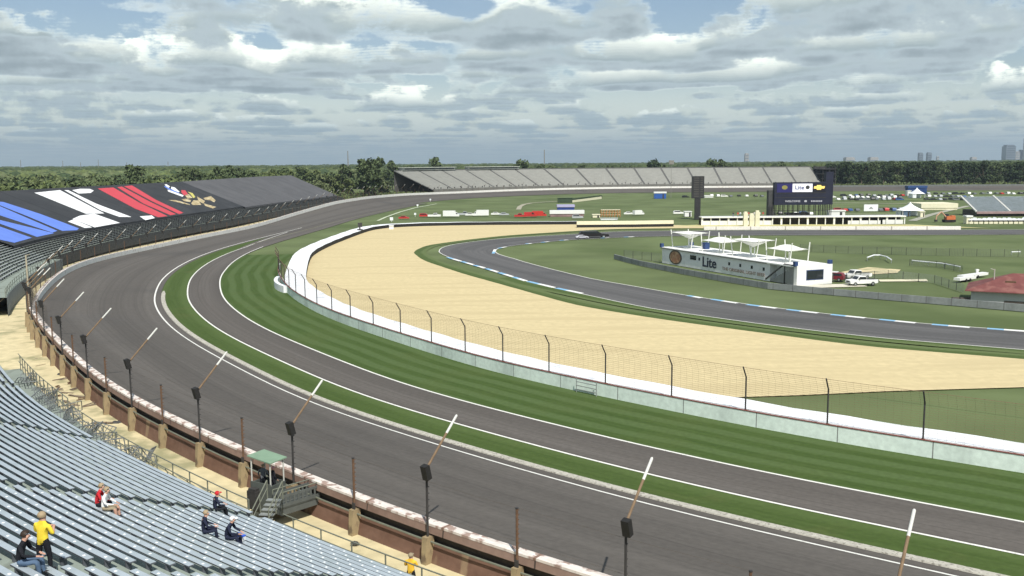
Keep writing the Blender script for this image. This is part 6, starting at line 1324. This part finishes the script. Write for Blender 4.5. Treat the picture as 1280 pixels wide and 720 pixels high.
def undergrowth(name, n, place, seed):
    rn = random.Random(seed); m = MB()
    for _ in range(n):
        p = place(rn); s_ = rn.uniform(.5, 1.3)
        for q in range(4):
            a = Vector((rn.gauss(0, 1), rn.gauss(0, 1), rn.gauss(0, 1))).normalized(); b = a.orthogonal().normalized()*s_; a2 = a.cross(b).normalized()*s_; c = p+Vector((rn.uniform(-1, 1), rn.uniform(-1, 1), rn.uniform(0, 3.5)))
            m.add([c-b-a2, c+b-a2*.6, c+b*.7+a2, c-b*.8+a2*.8], [(0, 1, 2, 3)])
    tag(m.build(name, LEAF[0]), 'rough undergrowth at the foot of the trees', 'undergrowth', kind='stuff')
undergrowth('undergrowth', 4200, lambda rn: TP(rn.uniform(515, 640), 24+rn.random()*60), 4)
undergrowth('undergrowth', 3500, lambda rn: TP(rn.uniform(190, 520), 60+rn.random()*14), 5)
undergrowth('undergrowth', 3500, lambda rn: Vector((rn.uniform(240, 640), rn.uniform(790, 830), 0)), 6)

HAZE = 0.00007
SEED = 21.7; TH0 = .488
BLOBS = [(-.49, .160, .11, .014, -.22), (-.045, .154, .035, .012, -.13), (.168, .150, .032, .030, -.15), (-.28, .150, .13, .020, .08), (.38, .13, .22, .035, .04), (.0, .148, .03, .010, .05), (-.1, .10, .5, .02, .02)]

# ------------------------------------------------------------------ light: sun, sky and clouds
SUN_EL, SUN_AZ = R(52), math.atan2(.27, -.95)      # direction towards the sun, azimuth from +Y clockwise
sx, sy = math.sin(SUN_AZ), math.cos(SUN_AZ)
to_sun = Vector((sx*math.cos(SUN_EL), sy*math.cos(SUN_EL), math.sin(SUN_EL)))
sl = bpy.data.lights.new('sun', 'SUN'); sl.energy = 4.7; sl.angle = R(.6); sl.color = (1, .955, .88)
so = bpy.data.objects.new('sun', sl); COL.objects.link(so); so.rotation_euler = (-to_sun).to_track_quat('-Z', 'Y').to_euler()
wd = bpy.data.worlds.new('World'); SC.world = wd; wd.use_nodes = True
N = wd.node_tree.nodes; L = wd.node_tree.links; N.clear()
def nd(t, **k):
    n = N.new(t)
    for a, b in k.items(): setattr(n, a, b)
    return n
def math_(op, a, b=None, c=None, clamp=False):
    n = nd('ShaderNodeMath', operation=op, use_clamp=clamp)
    for i, v in enumerate((a, b, c)):
        if v is None: continue
        if isinstance(v, (int, float)): n.inputs[i].default_value = v
        else: L.new(v, n.inputs[i])
    return n.outputs[0]
def mr(v, a, b, c=0., d=1., smooth=True):
    n = nd('ShaderNodeMapRange'); n.interpolation_type = 'SMOOTHSTEP' if smooth else 'LINEAR'
    L.new(v, n.inputs['Value'])
    for k, x in zip(('From Min', 'From Max', 'To Min', 'To Max'), (a, b, c, d)): n.inputs[k].default_value = x
    return n.outputs[0]
def mixc(f, a, b):
    n = nd('ShaderNodeMix', data_type='RGBA')
    if isinstance(f, (int, float)): n.inputs['Factor'].default_value = f
    else: L.new(f, n.inputs['Factor'])
    for k, v in (('A', a), ('B', b)):
        if isinstance(v, tuple): n.inputs[k].default_value = v+(1,)
        else: L.new(v, n.inputs[k])
    return n.outputs['Result']
out = nd('ShaderNodeOutputWorld'); tc = nd('ShaderNodeTexCoord'); sep = nd('ShaderNodeSeparateXYZ'); L.new(tc.outputs['Generated'], sep.inputs[0])
X, Y, Z = sep.outputs
sky = nd('ShaderNodeTexSky', sky_type='NISHITA', sun_disc=False, sun_elevation=SUN_EL, sun_rotation=SUN_AZ, altitude=200., air_density=1.0, dust_density=1.0, ozone_density=1.0)
Zc = math_('MAXIMUM', Z, 0.)
def noise(vec, scale, det, rough, w):
    n = nd('ShaderNodeTexNoise', noise_dimensions='4D'); n.inputs['W'].default_value = w; n.inputs['Scale'].default_value = scale; n.inputs['Detail'].default_value = det; n.inputs['Roughness'].default_value = rough
    L.new(vec, n.inputs['Vector']); return n.outputs['Fac']
az = math_('DIVIDE', X, math_('MAXIMUM', Y, .05))
blob = None
for (bx, bz, wx, wz, am) in BLOBS:               # places of thicker and thinner cloud
    a = math_('POWER', math_('DIVIDE', math_('SUBTRACT', az, bx), wx), 2.); b = math_('POWER', math_('DIVIDE', math_('SUBTRACT', Z, bz), wz), 2.)
    e = math_('MULTIPLY', math_('EXPONENT', math_('MULTIPLY', math_('ADD', a, b), -1.)), am)
    blob = e if blob is None else math_('ADD', blob, e)
inv = math_('DIVIDE', 1., math_('ADD', Zc, .016))
ang = nd('ShaderNodeCombineXYZ'); L.new(az, ang.inputs[0]); L.new(math_('MULTIPLY', Z, 2.0), ang.inputs[1])
nA = noise(ang.outputs[0], 15., 8, .62, SEED+2); nB = noise(ang.outputs[0], 34., 7, .62, SEED+7)
fineB = math_('MULTIPLY', math_('ADD', nA, math_('MULTIPLY', math_('SUBTRACT', nB, nA), mr(Z, .03, .12, .85, .15))), .41)
# the line of sight runs up through a slab of cumulus: flat grey bases first, then lit flanks and tops behind them
NL = 18; thin = mr(Z, -.01, .115); hz = mr(Z, .0, .10, 1., 0.); hz2 = math_('POWER', hz, 1.25)
col = None; alpha = None
HAZEC = (.32, .445, .50)
for i in range(NL-1, -1, -1):
    f = i/(NL-1); h = 1+.42*f
    k = math_('MULTIPLY', inv, math_('ADD', 1., math_('MULTIPLY', thin, .42*f)))
    c = nd('ShaderNodeCombineXYZ'); L.new(math_('MULTIPLY', X, k), c.inputs[0]); L.new(math_('MULTIPLY', Y, k), c.inputs[1]); c.inputs[2].default_value = .12*f
    v = c.outputs[0]
    d = math_('ADD', math_('MULTIPLY', noise(v, .80, 2.2, .5, SEED), .59), fineB)
    d = math_('ADD', d, blob)
    t = TH0+.085*f**1.4
    a = mr(d, t, t+.042+.03*(1-f))
    lum = min(1., f*1.55)**1.1
    cc = tuple(x*(1-lum)+y*lum for x, y in zip((.30, .39, .425), (1.32, 1.38, 1.24)))
    if i == 0:                                    # the base: thin parts let light through
        cc = mixc(mr(d, t, t+.16), (.58, .68, .72), (.30, .37, .405))
    if col is None: col = mixc(0., cc, cc); alpha = a
    else:
        col = mixc(a, col, cc); alpha = math_('MAXIMUM', alpha, a)
# a thin high veil
vk = nd('ShaderNodeCombineXYZ'); L.new(math_('MULTIPLY', X, inv), vk.inputs[0]); L.new(math_('MULTIPLY', Y, inv), vk.inputs[1])
veil = mr(noise(vk.outputs[0], .6, 6, .6, 2.), .50, .75, 0., .3)
col = mixc(math_('MULTIPLY', hz2, .93), col, HAZEC)
bgS = nd('ShaderNodeBackground'); L.new(sky.outputs[0], bgS.inputs[0]); bgS.inputs[1].default_value = .095
bgC = nd('ShaderNodeBackground'); L.new(col, bgC.inputs[0]); bgC.inputs[1].default_value = 1.0
bgV = nd('ShaderNodeBackground'); bgV.inputs[0].default_value = (.50, .62, .72, 1); bgV.inputs[1].default_value = .9
m0 = nd('ShaderNodeMixShader'); L.new(veil, m0.inputs[0]); L.new(bgS.outputs[0], m0.inputs[1]); L.new(bgV.outputs[0], m0.inputs[2])
mxs = nd('ShaderNodeMixShader'); L.new(math_('MAXIMUM', alpha, math_('MULTIPLY', hz2, .93)), mxs.inputs[0]); L.new(m0.outputs[0], mxs.inputs[1]); L.new(bgC.outputs[0], mxs.inputs[2])
L.new(mxs.outputs[0], out.inputs[0])
# ------------------------------------------------------------------ air
hzm = bpy.data.materials.new('thin_air'); hzm.use_nodes = True; n_ = hzm.node_tree.nodes; n_.clear()
o_ = n_.new('ShaderNodeOutputMaterial'); v_ = n_.new('ShaderNodeVolumePrincipled'); v_.inputs['Color'].default_value = (.72, .86, 1, 1); v_.inputs['Density'].default_value = HAZE; v_.inputs['Anisotropy'].default_value = .2
hzm.node_tree.links.new(v_.outputs[0], o_.inputs['Volume'])
if HAZE > 0:
    m = MB(); m.box((0, 9950, 200), (19000, 20600, 402)); h = m.build('haze', hzm); h['kind'] = 'stuff'
SC.view_settings.view_transform = 'Standard'; SC.view_settings.look = 'None'; SC.view_settings.exposure = .1; SC.view_settings.gamma = 1
SC.render.resolution_x = 1024; SC.render.resolution_y = 576
SC.cycles.use_denoising = True; SC.cycles.volume_bounces = 0; SC.cycles.max_bounces = 5; SC.cycles.transparent_max_bounces = 12
